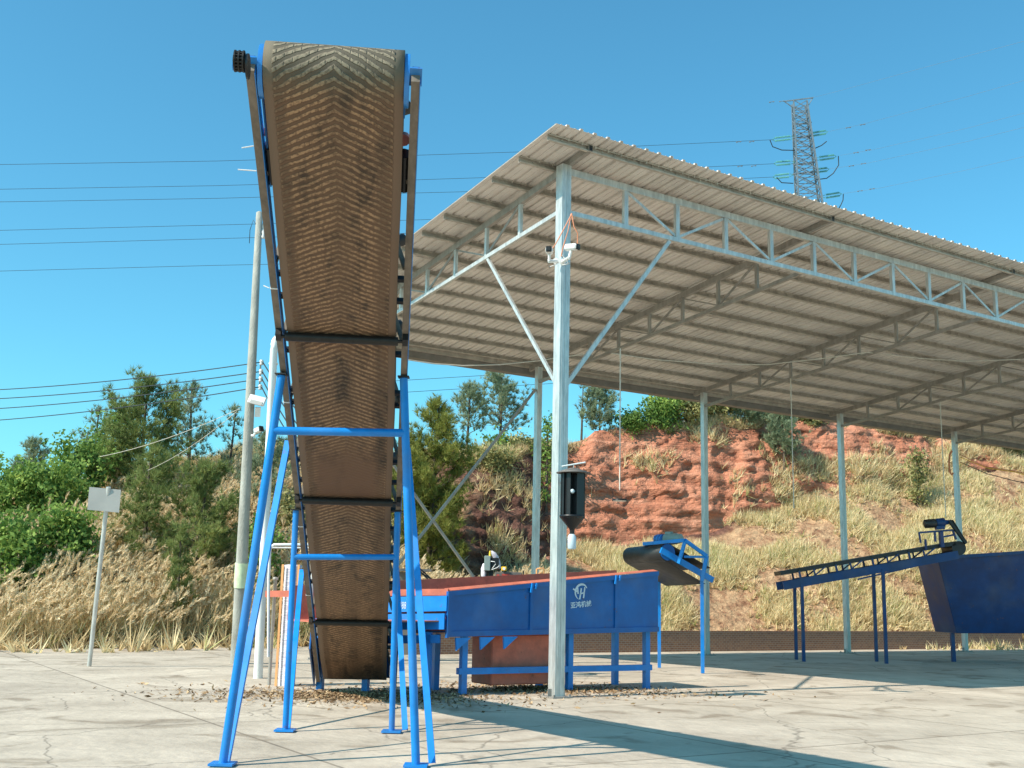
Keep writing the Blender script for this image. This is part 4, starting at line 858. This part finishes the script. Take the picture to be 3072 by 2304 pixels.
m1 = MB(); scr(m1, 1615, 1718, 1629, 1734, 24.05, .02); m1.build('mesh_panel', M_orp, T)
# brick wall behind the machines
bw = MB(); Sb(bw, 1.5, 30, 11.2, 11.4, -3.9155, -3.30); tag(bw.build('brick_wall', M_brick), 'low brown brick wall running behind the shed posts', 'wall')

# dark awning frame left of the trough
T = thing('dark_hopper', at(1260, 1790, 26), 'dark steel hopper with slanting rods beside the conveyor legs', 'hopper')
m1 = MB(); scr(m1, 1185, 1708, 1296, 1713, 26, .5); scr(m1, 1190, 1716, 1240, 1960, 26.2, .3); m1.build('hopper_body', M_panel, T)
m1 = MB()
for (x0, y0, x1, y1) in ((1230, 1680, 1325, 1764), (1236, 1690, 1312, 1766), (1243, 1705, 1340, 1768)): m1.beam(at(x0, y0, 25.6), at(x1, y1, 25.6), .03, .03)
m1.build('rod', M_blackm, T)

# ------------------------------------------------------------------ conveyor head under the roof (centre right)
T = thing('short_conveyor', at(2000, 1720, 25), 'blue conveyor head with a black drum facing out beside the second back post', 'conveyor')
dA, dB = 25.6, 24.2
pa = at(1890, 1668, dA); pb = at(2002, 1657, dB); ax = unit(pb-pa)
back = unit(np.array([.80, .45, -.42])); back = unit(back-back@ax*ax); upn = unit(np.cross(ax, back)); upn = upn if upn[2] > 0 else -upn
Rr = .195; path = []
for t in np.linspace(1.15, 0, 14): path.append((t, -Rr*1.02))
for q in np.linspace(-math.pi/2, -3*math.pi/2, 14): path.append((Rr*math.cos(q), Rr*math.sin(q)))
for t in np.linspace(.1, 1.15, 12): path.append((t, Rr))
m1 = MB(); vs = []
for t, n_ in path:
    for e in (pa, pb): vs.append(e+back*t+upn*n_)
m1.add(vs, [(2*i, 2*i+1, 2*i+3, 2*i+2) for i in range(len(path)-1)], True); o = m1.build('belt', M_black, T); so = o.modifiers.new('t', 'SOLIDIFY'); so.thickness = .012
m1 = MB(); m1.tube([pa+ax*.02, pb+ax*.03], Rr-.016, 24); m1.build('drum', M_dblue, T)
m1 = MB(); m1.beam(pb+ax*.09-back*.22-upn*.06, pb+ax*.09+back*1.25-upn*.06, .05, .13, up=upn); m1.build('side_rail', M_blue, T)
m1 = MB(); m1.beam(pa-ax*.07-back*.05-upn*.06, pa-ax*.07+back*1.25-upn*.06, .05, .13, up=upn); m1.build('side_rail', M_blue, T)
f1 = at(1932, 1632, 24.9); f2 = at(2055, 1621, 24.0); f3 = at(2120, 1668, 24.2); f4 = at(2106, 1700, 24.2); f5 = at(2036, 1690, 24.0); f6 = at(2052, 1670, 24.3)
m1 = MB(); m1.beam(f1, f2, .09, .075); m1.beam(f2, f3, .05, .075); m1.beam(f2+np.array([0, 0, -.02]), f5, .05, .07); m1.beam(f3, f4-np.array([0, 0, .3]), .05, .08); m1.beam(f3-np.array([0, 0, .02]), f6, .04, .05); m1.build('motor_frame', M_blue, T)
m1 = MB(); mc = at(2000, 1618, 24.9); md = unit(at(2050, 1612, 24.6)-at(1960, 1618, 25.1)); m1.lathe(mc-md*.05, md, [(0, .10), (.02, .125), (.30, .125), (.36, .11), (.43, .10)], 18)
m1.build('motor', M_greyb, T)
m1 = MB(); m1.lathe(mc-md*.33, md, [(0, .04), (.04, .11), (.09, .125), (.26, .125), (.28, .10)], 18); m1.build('gear_case', M_dblue, T)
m1 = MB(); m1.box(mc+md*.06+np.array([0, -.02, .13]), .16, .12, .07, md, np.cross(ZD, md), ZD); m1.build('terminal_box', M_greyb, T, bevel=.01)
m1 = MB(); m1.tube([at(1968, 1628, 24.6), at(1970, 1612, 24.6), at(1976, 1604, 24.7)], .01, 6); m1.tube([at(1976, 1628, 24.6), at(1978, 1612, 24.6), at(1984, 1604, 24.7)], .01, 6); m1.build('strap', M_blue2, T)
for l_ in (0, 1):
    e = (pb+ax*.09, pa-ax*.07)[l_]+back*.95-upn*.1; m1 = MB(); m1.beam(e, (e[0], e[1], 0.01), .07, .07, up=(0, 1, 0)); m1.build('leg', M_blue, T)

# ------------------------------------------------------------------ long dark conveyor at right
T = thing('long_conveyor', at(2600, 1750, 30), 'long shaded blue side-on conveyor rising right to a motor stand', 'conveyor')
D0 = 30.; A = at(2330, 1722, D0); B = at(2878, 1628, D0); ad = unit(B-A); sv = unit(np.array([-ad[1], ad[0], 0])); up = unit(np.cross(ad, sv)); up = up if up[2] > 0 else -up
Lc = np.linalg.norm(B-A)
A = A+ad*.1; Lc -= .1
def LC(s, w_, n): return A+ad*s+sv*w_+up*n
m1 = MB(); m1.beam(LC(0, .4, .0), LC(Lc-.1, .4, .0), .84, .11, up=up)
for k in np.arange(.5, Lc-.5, 1.0): m1.beam(LC(k, -.02, .03), LC(k+.12, -.02, .03), .06, .06, up=up)
m1.build('belt', M_black, T)
m1 = MB(); m1.lathe(LC(Lc-.05, -.02, -.14), sv, [(0, .19), (.84, .19)], 24); m1.build('head_drum', M_black, T)
for wv in (-.05, .85):
    m1 = MB(); m1.beam(LC(0, wv, -.34), LC(Lc-.12, wv, -.31), .05, .22, up=up); m1.build('side_rail', M_shblue, T)
    for k in np.arange(.5, Lc-.6, 1.0):
        m1 = MB(); m1.beam(LC(k-.03, wv, -.225), LC(k+.44, wv, -.225), .04, .03, up=up); m1.beam(LC(k, wv, -.235), LC(k, wv, -.02), .05, .05, up=ad); m1.beam(LC(k+.40, wv, -.235), LC(k+.40, wv, -.03), .04, .04, up=ad); m1.beam(LC(k+.36, wv, -.22), LC(k+.72, wv, -.03), .04, .035, up=up); m1.build('bracket', M_shblue, T)
m1 = MB(); m1.beam(LC(2, -.05, -.50), LC(Lc-.5, -.05, -.37), .04, .04, up=up); m1.build('lower_rod', M_shblue, T)
fr_ = [(2756, 1598), (2862, 1588), (2865, 1630), (2816, 1645), (2760, 1632)]
m1 = MB(); P = lambda x, y, dd=D0-.1: at(x, y, dd)
m1.beam(P(2756, 1598), P(2858, 1590), .05, .05); m1.beam(P(2757, 1598), P(2762, 1628), .04, .045, up=(0, 1, 0)); m1.beam(P(2822, 1594), P(2826, 1640), .09, .14, up=(0, 1, 0)); m1.beam(P(2804, 1596), P(2806, 1625), .05, .05, up=(0, 1, 0)); m1.beam(P(2858, 1590), P(2868, 1618), .05, .05, up=(0, 1, 0)); m1.beam(P(2828, 1611), P(2864, 1604), .04, .05); m1.beam(P(2776, 1618), P(2778, 1650), .05, .05, up=(0, 1, 0))
m1.build('motor_stand', M_shblue, T)
mc = P(2772, 1572); md = unit(P(2850, 1566)-mc); m1 = MB(); m1.lathe(mc, md, [(0, .08), (.02, .115), (.16, .12), (.30, .12), (.32, .10)], 18); m1.build('motor', M_greyb if False else M_black, T)
m1 = MB(); m1.lathe(mc+md*.32, md, [(0, .09), (.02, .12), (.22, .125), (.26, .07), (.38, .05)], 18); m1.box(mc+md*.42-np.array([0, 0, .13]), .22, .16, .10, md, np.cross(ZD, md), ZD); m1.build('gearbox', M_shblue, T)
m1 = MB(); m1.beam(P(2848, 1562, D0-.15), P(2898, 1630, D0-.15), .06, .09, up=(0, 0, 1)); m1.beam(P(2857, 1560, D0-.15), P(2896, 1622, D0-.15), .05, .02, up=(0, 0, 1)); m1.build('chain_guard', M_blackm, T)
for s_ in (.5, Lc-2.2):
    for wv in (-.05, .85): e = LC(s_, wv, -.36); m1 = MB(); m1.beam(e, (e[0], e[1], .01), .08, .08, up=(0, 1, 0)); m1.build('leg', M_shblue, T)
# blue bin at right
T = thing('blue_bin', at(2930, 1800, 31), 'shaded blue steel bin with sloping side below the right conveyor motor', 'bin')
a, b, c, d_ = at(2812, 1674, 31), at(3180, 1650, 31), at(3180, 1900, 31), at(2870, 1900, 31); dy = np.array([0, 1.6, 0])
m1 = MB(); m1.hexa([d_, c, c+dy, d_+dy, a, b, b+dy, a+dy]); m1.build('bin_body', M_shblue, T, bevel=.01)
m1 = MB(); m1.beam(a+np.array([-.05, -.03, .0]), b+np.array([.05, -.03, .0]), .06, .09); m1.build('rim', M_shblue, T)
m1 = MB(); m1.beam(d_+dy*.2, (d_[0], d_[1]+.3, 0.01), .1, .1, up=(0, 1, 0)) if d_[2] > .1 else m1.box((d_[0]+.1, d_[1]+.3, .05), .1, .1, .1); m1.build('leg', M_shblue, T)

# ------------------------------------------------------------------ left: pole, pipe, sign
pt, pb_ = at(779, 640, 24), np.array([-5.78, 24.58, 0.]); T = thing('utility_pole', pb_, 'tall round grey concrete utility pole left of the conveyor', 'pole')
m1 = MB(); m1.lathe(pb_-np.array([0, 0, .3]), pt-pb_, [(0, .142), (np.linalg.norm(pt-pb_)*.5, .108), (np.linalg.norm(pt-pb_)+.3, .070), (np.linalg.norm(pt-pb_)+.33, .03)], 24); m1.build('shaft', M_conc, T)
def poleat(y): 
    t = (pt[2]-at(750, y, 24)[2])/(pt[2]-pb_[2]); return pt+(pb_-pt)*t
for y in (655, 1098, 1170): 
    m1 = MB(); p = poleat(y); m1.lathe(p, pt-pb_, [(0, .082+(y-640)*.00006), (.02, .082+(y-640)*.00006)], 18); m1.build('band', M_galv2, T)
m1 = MB(); m1.tube([poleat(1085)+np.array([.2, -.06, 0]), poleat(1170)+np.array([.2, -.06, 0])], .016, 8); m1.build('rack_bar', M_galv2, T)
for k, y in enumerate((1090, 1118, 1140, 1164)):
    p = poleat(y)+np.array([.22, -.08, 0]); m1 = MB(); m1.lathe(p-np.array([0, 0, .055]), (0, 0, 1), [(0, .035), (.02, .045), (.04, .028), (.06, .045), (.085, .045), (.11, .03)], 14); m1.build('insulator', M_porc, T)
m1 = MB(); p = poleat(690)+np.array([.12, -.05, 0]); m1.lathe(p-np.array([0, 0, .2]), (0, 0, 1), [(0, .03), (.04, .05), (.08, .03), (.14, .05), (.2, .03), (.26, .05), (.34, .03)], 12); m1.build('insulator', M_porc, T)
m1 = MB(); pw = [at(778, 690, 23.9), at(760, 660, 23.9), at(750, 690, 23.9), at(748, 730, 23.9)]; m1.tube(pw, .008, 5); m1.build('loose_wire', M_wire, T)
m1 = MB(); p = poleat(1713); m1.lathe(p-np.array([0, 0, .35]), pt-pb_, [(0, .1435), (.52, .1405)], 24); m1.build('poster', M_label, T)
fl = at(771, 1208, 23.7); T = thing('floodlight', fl, 'white flat floodlight tilted on the concrete pole', 'floodlight')
m1 = MB(); Xf = unit(at(797, 1203, 23.6)-at(745, 1190, 23.6)); Yf = unit(np.cross(ZD+np.array([0, .5, 0]), Xf)); Zf = np.cross(Xf, Yf); m1.box(at(771, 1201, 23.7), .36, .06, .22, Xf, Yf, Zf); m1.build('lamp_head', M_white, T, bevel=.015)
m1 = MB(); m1.box(at(768, 1208, 23.62), .26, .02, .10, Xf, Yf, Zf); m1.build('glass', M_board, T)
m1 = MB(); m1.beam(at(774, 1222, 23.75), at(772, 1250, 23.8), .12, .05); m1.build('driver_box', M_white, T)
m1 = MB(); m1.tube([at(757, 1196, 23.9), at(740, 1190, 24), at(741, 1230, 24.1)], .012, 6); m1.build('arm', M_whitep, T)
T = thing('security_camera', at(757, 1300, 23.8), 'small black-faced camera on a white bracket low on the concrete pole', 'camera')
fw = unit(np.array([.8, -.5, .25])); m1 = MB(); m1.beam(at(765, 1294, 23.7), at(765, 1294, 23.7)+fw*.16, .10, .10); m1.build('housing', M_white, T, bevel=.015)
m1 = MB(); m1.beam(at(765, 1294, 23.7)+fw*.161, at(765, 1294, 23.7)+fw*.21, .115, .115); m1.build('front_cover', M_blackm, T, bevel=.01)
m1 = MB(); m1.tube([at(765, 1300, 23.75), at(762, 1307, 23.75), at(752, 1306, 23.85)], .028, 8); m1.tube([at(756, 1308, 23.82), at(745, 1325, 23.85), at(735, 1345, 23.87)], .014, 6); m1.build('bracket', M_white, T)
# service lines
gl = 'service lines to the concrete pole'
for k, (y0, y1) in enumerate(((1150, 1091), (1176.6, 1118), (1206, 1141), (1241, 1168))):
    e0 = at(-250, y0+(y0-y1)/726*293+4, 30); e1 = poleat((1090, 1118, 1140, 1164)[k])+np.array([.19, -.08, 0])
    wire('service_line', sag(e0, e1, .14, 20), .0115, M_wire, ('topmost', 'second', 'third', 'lowest')[k]+' thick cable running left from the pole insulators', 'cable', gl)
for k, (y0, x1, y1) in enumerate(((1097, 1010, 1360), (1120, 1000, 1400), (1143, 990, 1440), (1168, 985, 1470))):
    wire('service_line', sag(poleat((1090, 1118, 1140, 1164)[k])+np.array([.25, -.08, 0]), at(x1, y1, 22.5), .12, 14), .014, M_wire, ('topmost', 'second', 'third', 'lowest')[k]+' cable running down right from the pole behind the conveyor', 'cable', 'cables from the pole toward the conveyor')
for k, (a, b) in enumerate((((300, 1370), (719, 1226)), ((443, 1411), (710, 1235)))):
    wire('stay_wire', sag(at(*a, 31), at(*b, 24.2), .12, 12), .007, M_wirel, ('upper', 'lower')[k]+' thin pale wire slanting from the pole into the trees', 'wire', 'stay wires in the trees')
# white pipe
pt2, pb2 = at(823, 1030, 20), np.array([-4.47, 20.7, 0]); T = thing('white_pipe', pb2, 'fat white vertical pipe with a rounded elbow right of the concrete pole', 'pipe')
q = pt2.copy(); m1 = MB(); el = [pb2, q-np.array([0, 0, .12])]+[q+np.array([.16*(1-math.cos(a)), .03*(1-math.cos(a)), .16*math.sin(a)-.02]) for a in np.linspace(0, math.pi/2, 7)]+[q+np.array([1.0, .3, .14])]
m1.tube(el, [.083, .066]+[.066]*8, 20); m1.build('pipe_wall', M_whitep, T)
for y in (1093, 1610): 
    m1 = MB(); z = at(800, y, 20)[2]; t = (z-pb2[2])/(pt2[2]-pb2[2]); p = pb2+(pt2-pb2)*t; m1.lathe(p, (0, 0, 1), [(0, .082), (.03, .082)], 18); m1.build('pipe_band', M_whitep, T)
T = thing('handrail', at(808, 1760, 17.5), 'thin white bent-tube handrail behind the blue conveyor legs', 'handrail')
m1 = MB(); m1.tube([at(805, 1970, 17.5), at(806, 1740, 17.5), at(810, 1655, 17.5), at(813, 1640, 17.5), at(822, 1634, 17.5), at(880, 1634, 17.6), at(935, 1635, 17.7)], .022, 10); m1.build('rail_tube', M_whitep, T)
m1 = MB(); m1.tube([at(935, 1635, 17.7), at(936, 1970, 17.7)], .022, 10); m1.tube([at(808, 1643, 17.55), at(935, 1644, 17.75)], .012, 8); m1.build('rail_post', M_whitep, T)
T = thing('roadside_sign', np.array([at(310, 1700, 22)[0], 21.9, 0]), 'grey rectangular sign seen from behind on a thin post', 'sign')
m1 = MB(); p1 = at(326, 1461, 22); dn = at(300, 1700, 22)-p1; m1.tube([p1, p1+dn*((p1[2])/(-dn[2]))], .043, 12); m1.build('post', M_galv, T)
m1 = MB(); cS = at(316, 1500, 22.0)+np.array([0, -.06, 0]); Xs = unit(np.array([.97, .22, -.055])); m1.box(cS, .60, .015, .45, Xs, unit(np.cross(ZD, Xs)), ZD); m1.build('board', M_board, T)
m1 = MB(); m1.beam(at(303, 1501, 22.08), at(336, 1503, 22.05), .03, .03); m1.tube([at(275, 1502, 21.9), at(318, 1480, 22.1)], .008, 6); m1.build('clamp', M_galv2, T)
T = thing('orange_drum', at(880, 1740, 19), 'pale orange-ribbed drum standing behind the small blue support legs', 'drum')
m1 = MB(); pD = at(878, 1740, 19); m1.lathe((pD[0], pD[1], .0), (0, 0, 1), [(0, .14), (at(878, 1703, 19)[2], .145), (at(878, 1696, 19)[2], .155), (at(878, 1694, 19)[2], .1)], 22); m1.build('drum_body', M_cloth, T)
m1 = MB()
for dx in (-.15, .12): m1.beam((pD[0]+dx, pD[1]-.16, .0), (pD[0]+dx, pD[1]-.16, at(878, 1694, 19)[2]), .035, .03, up=(0, 1, 0))
m1.build('orange_post', M_orp, T)
T = thing('vent_cap', at(826, 1745, 19), 'small grey mushroom vent cap beside the white pipe', 'vent')
m1 = MB(); pD = at(826, 1745, 19); m1.lathe((pD[0], pD[1], 0), (0, 0, 1), [(0, .03), (at(826, 1741, 19)[2], .03), (at(826, 1740, 19)[2], .045), (at(826, 1733, 19)[2], .05), (at(826, 1731, 19)[2], .02)], 14); m1.build('cap', M_galv2, T)

# ------------------------------------------------------------------ transmission tower
DTW = 110.; T = thing('lattice_tower', (*at(2420, 1700, DTW)[:2], 0), 'tall steel lattice transmission tower with green glass insulators behind the roof', 'tower')
tl, trr, bl_, br_ = at(2381, 300, DTW), at(2421, 297, DTW), at(2381, 600, DTW), at(2449, 600, DTW)
wt = trr[0]-tl[0]; wb = br_[0]-bl_[0]
def corner(k, s):  # s 0 top..1 at y600, beyond continues
    xl = tl[0]+(bl_[0]-tl[0])*s; xr = trr[0]+(br_[0]-trr[0])*s; z = tl[2]+(bl_[2]-tl[2])*s; wd = xr-xl
    y = tl[1]+(.8 if k in (2, 3) else -.0)*wd*1.0+(bl_[1]-tl[1])*0
    return np.array([(xl, xr, xr, xl)[k]+(.07*wd if k in (2, 3) else 0), y, z])
smax = (tl[2])/(tl[2]-bl_[2])
m1 = MB()
for k in range(4): m1.beam(corner(k, 0), corner(k, smax), .13, .13, up=(0, 1, 0))
m1.build('tower_leg', M_lat, T)
m1 = MB(); s = 0; lv = []
while s < 2.2: lv.append(s); s += .085+.02*s
for a_, b_ in zip(lv, lv[1:]):
    for k in range(4):
        k2 = (k+1) % 4; m1.beam(corner(k, a_), corner(k2, b_), .07, .07, up=(0, 1, .1)); m1.beam(corner(k2, a_), corner(k, b_), .07, .07, up=(0, 1, .1)); m1.beam(corner(k, b_), corner(k2, b_), .06, .06, up=(0, 1, .1))
m1.build('bracing', M_lat, T)
m1 = MB(); m1.beam(at(2352, 304, DTW), at(2440, 293, DTW), .10, .10); m1.beam(at(2378, 322, DTW), at(2353, 304, DTW), .07, .07); m1.beam(at(2424, 318, DTW), at(2438, 294, DTW), .07, .07); m1.build('ground_wire_arm', M_lat, T)
for y in (372, 412, 492, 520):
    m1 = MB(); m1.beam(at(2379, y+2, DTW-.2), at(2438+(y-412)*.08, y-5, DTW-.2), .12, .12); m1.build('cross_arm', M_lat, T)
strs = [((2380, 412), (2320, 419)), ((2379, 487), (2325, 491)), ((2374, 525), (2322, 531)), ((2432, 404), (2480, 396)), ((2450, 477), (2506, 469)), ((2442, 513), (2484, 508)), ((2470, 590), (2522, 582))]
for (a, b) in strs:
    m1 = MB(); A_ = at(*a, DTW); B_ = at(*b, DTW); dd = unit(B_-A_); L_ = np.linalg.norm(B_-A_)
    for off in (-.16, .16):
        o_ = np.array([0, 0, off]); prof = []
        nd = 12
        for k in range(nd):
            h = .15*L_+.8*L_*k/nd; prof += [(h, .03), (h+.02, .125), (h+.8*L_/nd*.4, .11), (h+.8*L_/nd*.5, .03)]
        m1.lathe(A_+o_, dd, prof, 8, False); m1.tube([A_-dd*.25, A_+o_+dd*.1*L_], .03, 5); m1.tube([A_+o_+dd*.93*L_, B_+dd*.1], .03, 5)
    m1.build('insulator', M_glassg, T)
# jumpers
m1 = MB()
for pts in ([(2515, 468), (2516, 495), (2500, 520), (2480, 535), (2440, 540)], [(2530, 582), (2529, 600), (2522, 616), (2514, 630)], [(2310, 420), (2318, 440), (2345, 450), (2385, 451)], [(2330, 532), (2345, 548), (2380, 550)], [(2445, 445), (2465, 436), (2480, 424)]): m1.tube([at(x, y, DTW-.5) for x, y in pts], .05, 5)
m1.build('jumper_wire', M_wire, T)
LN = [[(-300, 497), (45, 493), (650, 483), (1242, 466), (1550, 456), (1960, 436), (2320, 419)], [(-300, 572), (45, 567), (650, 557), (1200, 541), (1450, 533), (2325, 491)], [(-300, 610), (45, 605), (650, 595), (1203, 580), (1400, 575), (2322, 531)],
      [(-300, 698), (45, 690), (650, 675), (1242, 660), (1500, 652), (2300, 618)], [(-300, 740), (45, 732), (650, 716), (1210, 700), (1500, 692), (2300, 660)], [(-300, 822), (45, 812), (650, 796), (1200, 785), (1500, 776), (2300, 740)]]
for k, l_ in enumerate(LN):
    wire('power_line', [at(x, y, 95+i*2.5) for i, (x, y) in enumerate(l_)], .019, M_wire, ('highest', 'second highest', 'third', 'fourth', 'fifth', 'lowest')[k]+' thin power line crossing the blue sky to the tower', 'power line', 'power lines across the sky')
for k, l_ in enumerate([[(1180, 1143), (1475, 1125), (1800, 1105)], [(1180, 1179), (1357, 1168), (1700, 1148), (2000, 1130)]]):
    wire('power_line', [at(x, y, 80+i) for i, (x, y) in enumerate(l_)], .018, M_wire, ('upper', 'lower')[k]+' faint wire low in the sky under the shed eave', 'power line', 'wires seen below the eave')
for k, l_ in enumerate([[(2421, 297), (2520, 272), (2800, 195), (3200, 90)], [(2484, 395), (2590, 372), (2900, 290), (3200, 205)], [(2522, 466), (2620, 449), (2900, 385), (3200, 305)], [(2488, 507), (2600, 490), (2900, 425), (3200, 350)], [(2528, 581), (2640, 564), (2900, 510), (3200, 440)]]):
    wire('power_line', [at(x, y, 110-i*9) for i, (x, y) in enumerate(l_)], .010, M_lat, ('first', 'second', 'third', 'fourth', 'fifth')[k]+' pale wire from the top leaving the tower to the upper right', 'power line', 'wires leaving the tower to the right')
DL = [a_+' damper on the '+b_ for b_ in ('ground wire left of the tower top', 'upper left tower wire beyond its green insulator', 'middle left tower wire beyond its green insulator', 'topmost conductor right of the tower', 'second conductor right of the tower', 'third conductor right of the tower', 'lowest conductor right of the tower') for a_ in (('inner', 'outer') if b_.startswith('ground') else ('outer', 'inner') if 'left' in b_ else ('inner', 'outer'))]
for k, (x, y) in enumerate([(2345, 304), (2315, 306), (2216, 426), (2255, 425), (2220, 499), (2261, 498), (2545, 383), (2588, 374), (2568, 458), (2604, 450), (2554, 498), (2590, 491), (2580, 573), (2616, 567)]):
    m1 = MB(); p = at(x, y, 109); m1.tube([p-np.array([.25, 0, .04]), p-np.array([.12, 0, .02])], .06, 6); m1.tube([p+np.array([.12, 0, .03]), p+np.array([.25, 0, .05])], .06, 6); m1.tube([p-np.array([.2, 0, 0]), p+np.array([.2, 0, .03])], .03, 5)
    tag(m1.build('vibration_damper', M_lat), DL[k], 'damper', 'dumbbell dampers on the tower wires')

# bark chips and sawdust spilled round the feed trough and the conveyor tail
n = 9000; ang = rng.uniform(0, 6.28, n); rad = np.abs(rng.normal(0, 1, n)); cxy = np.where(rng.random((n, 1)) < .6, np.array([[-2.3, 17.6]]), SH(.8, 1.2, 0)[None, :2])
P = np.stack([cxy[:, 0]+rad*np.cos(ang)*1.5, cxy[:, 1]+rad*np.sin(ang)*.8, np.full(n, .012)+rng.random(n)*.03*np.exp(-rad)], 1)
a_ = unit(rng.normal(size=(n, 3))*np.array([1, 1, .35])); b_ = unit(np.cross(a_, np.array([0, 0, 1.])+rng.normal(0, .4, (n, 3)))); l_ = rng.uniform(.015, .06, (n, 1))
v = np.stack([P-a_*l_, P+b_*l_*.35, P+a_*l_, P-b_*l_*.35], 1).reshape(-1, 3)
tag(mesh_np('bark_chips', v, 4, tintmat('bark chips', [(0, (.10, .06, .035)), (.5, (.30, .19, .10)), (1, (.55, .40, .24))], .9), tint=np.repeat(rng.random(n), 4)), 'brown bark chips and sawdust spilled below the trough and conveyor', 'wood chips', kind='stuff')
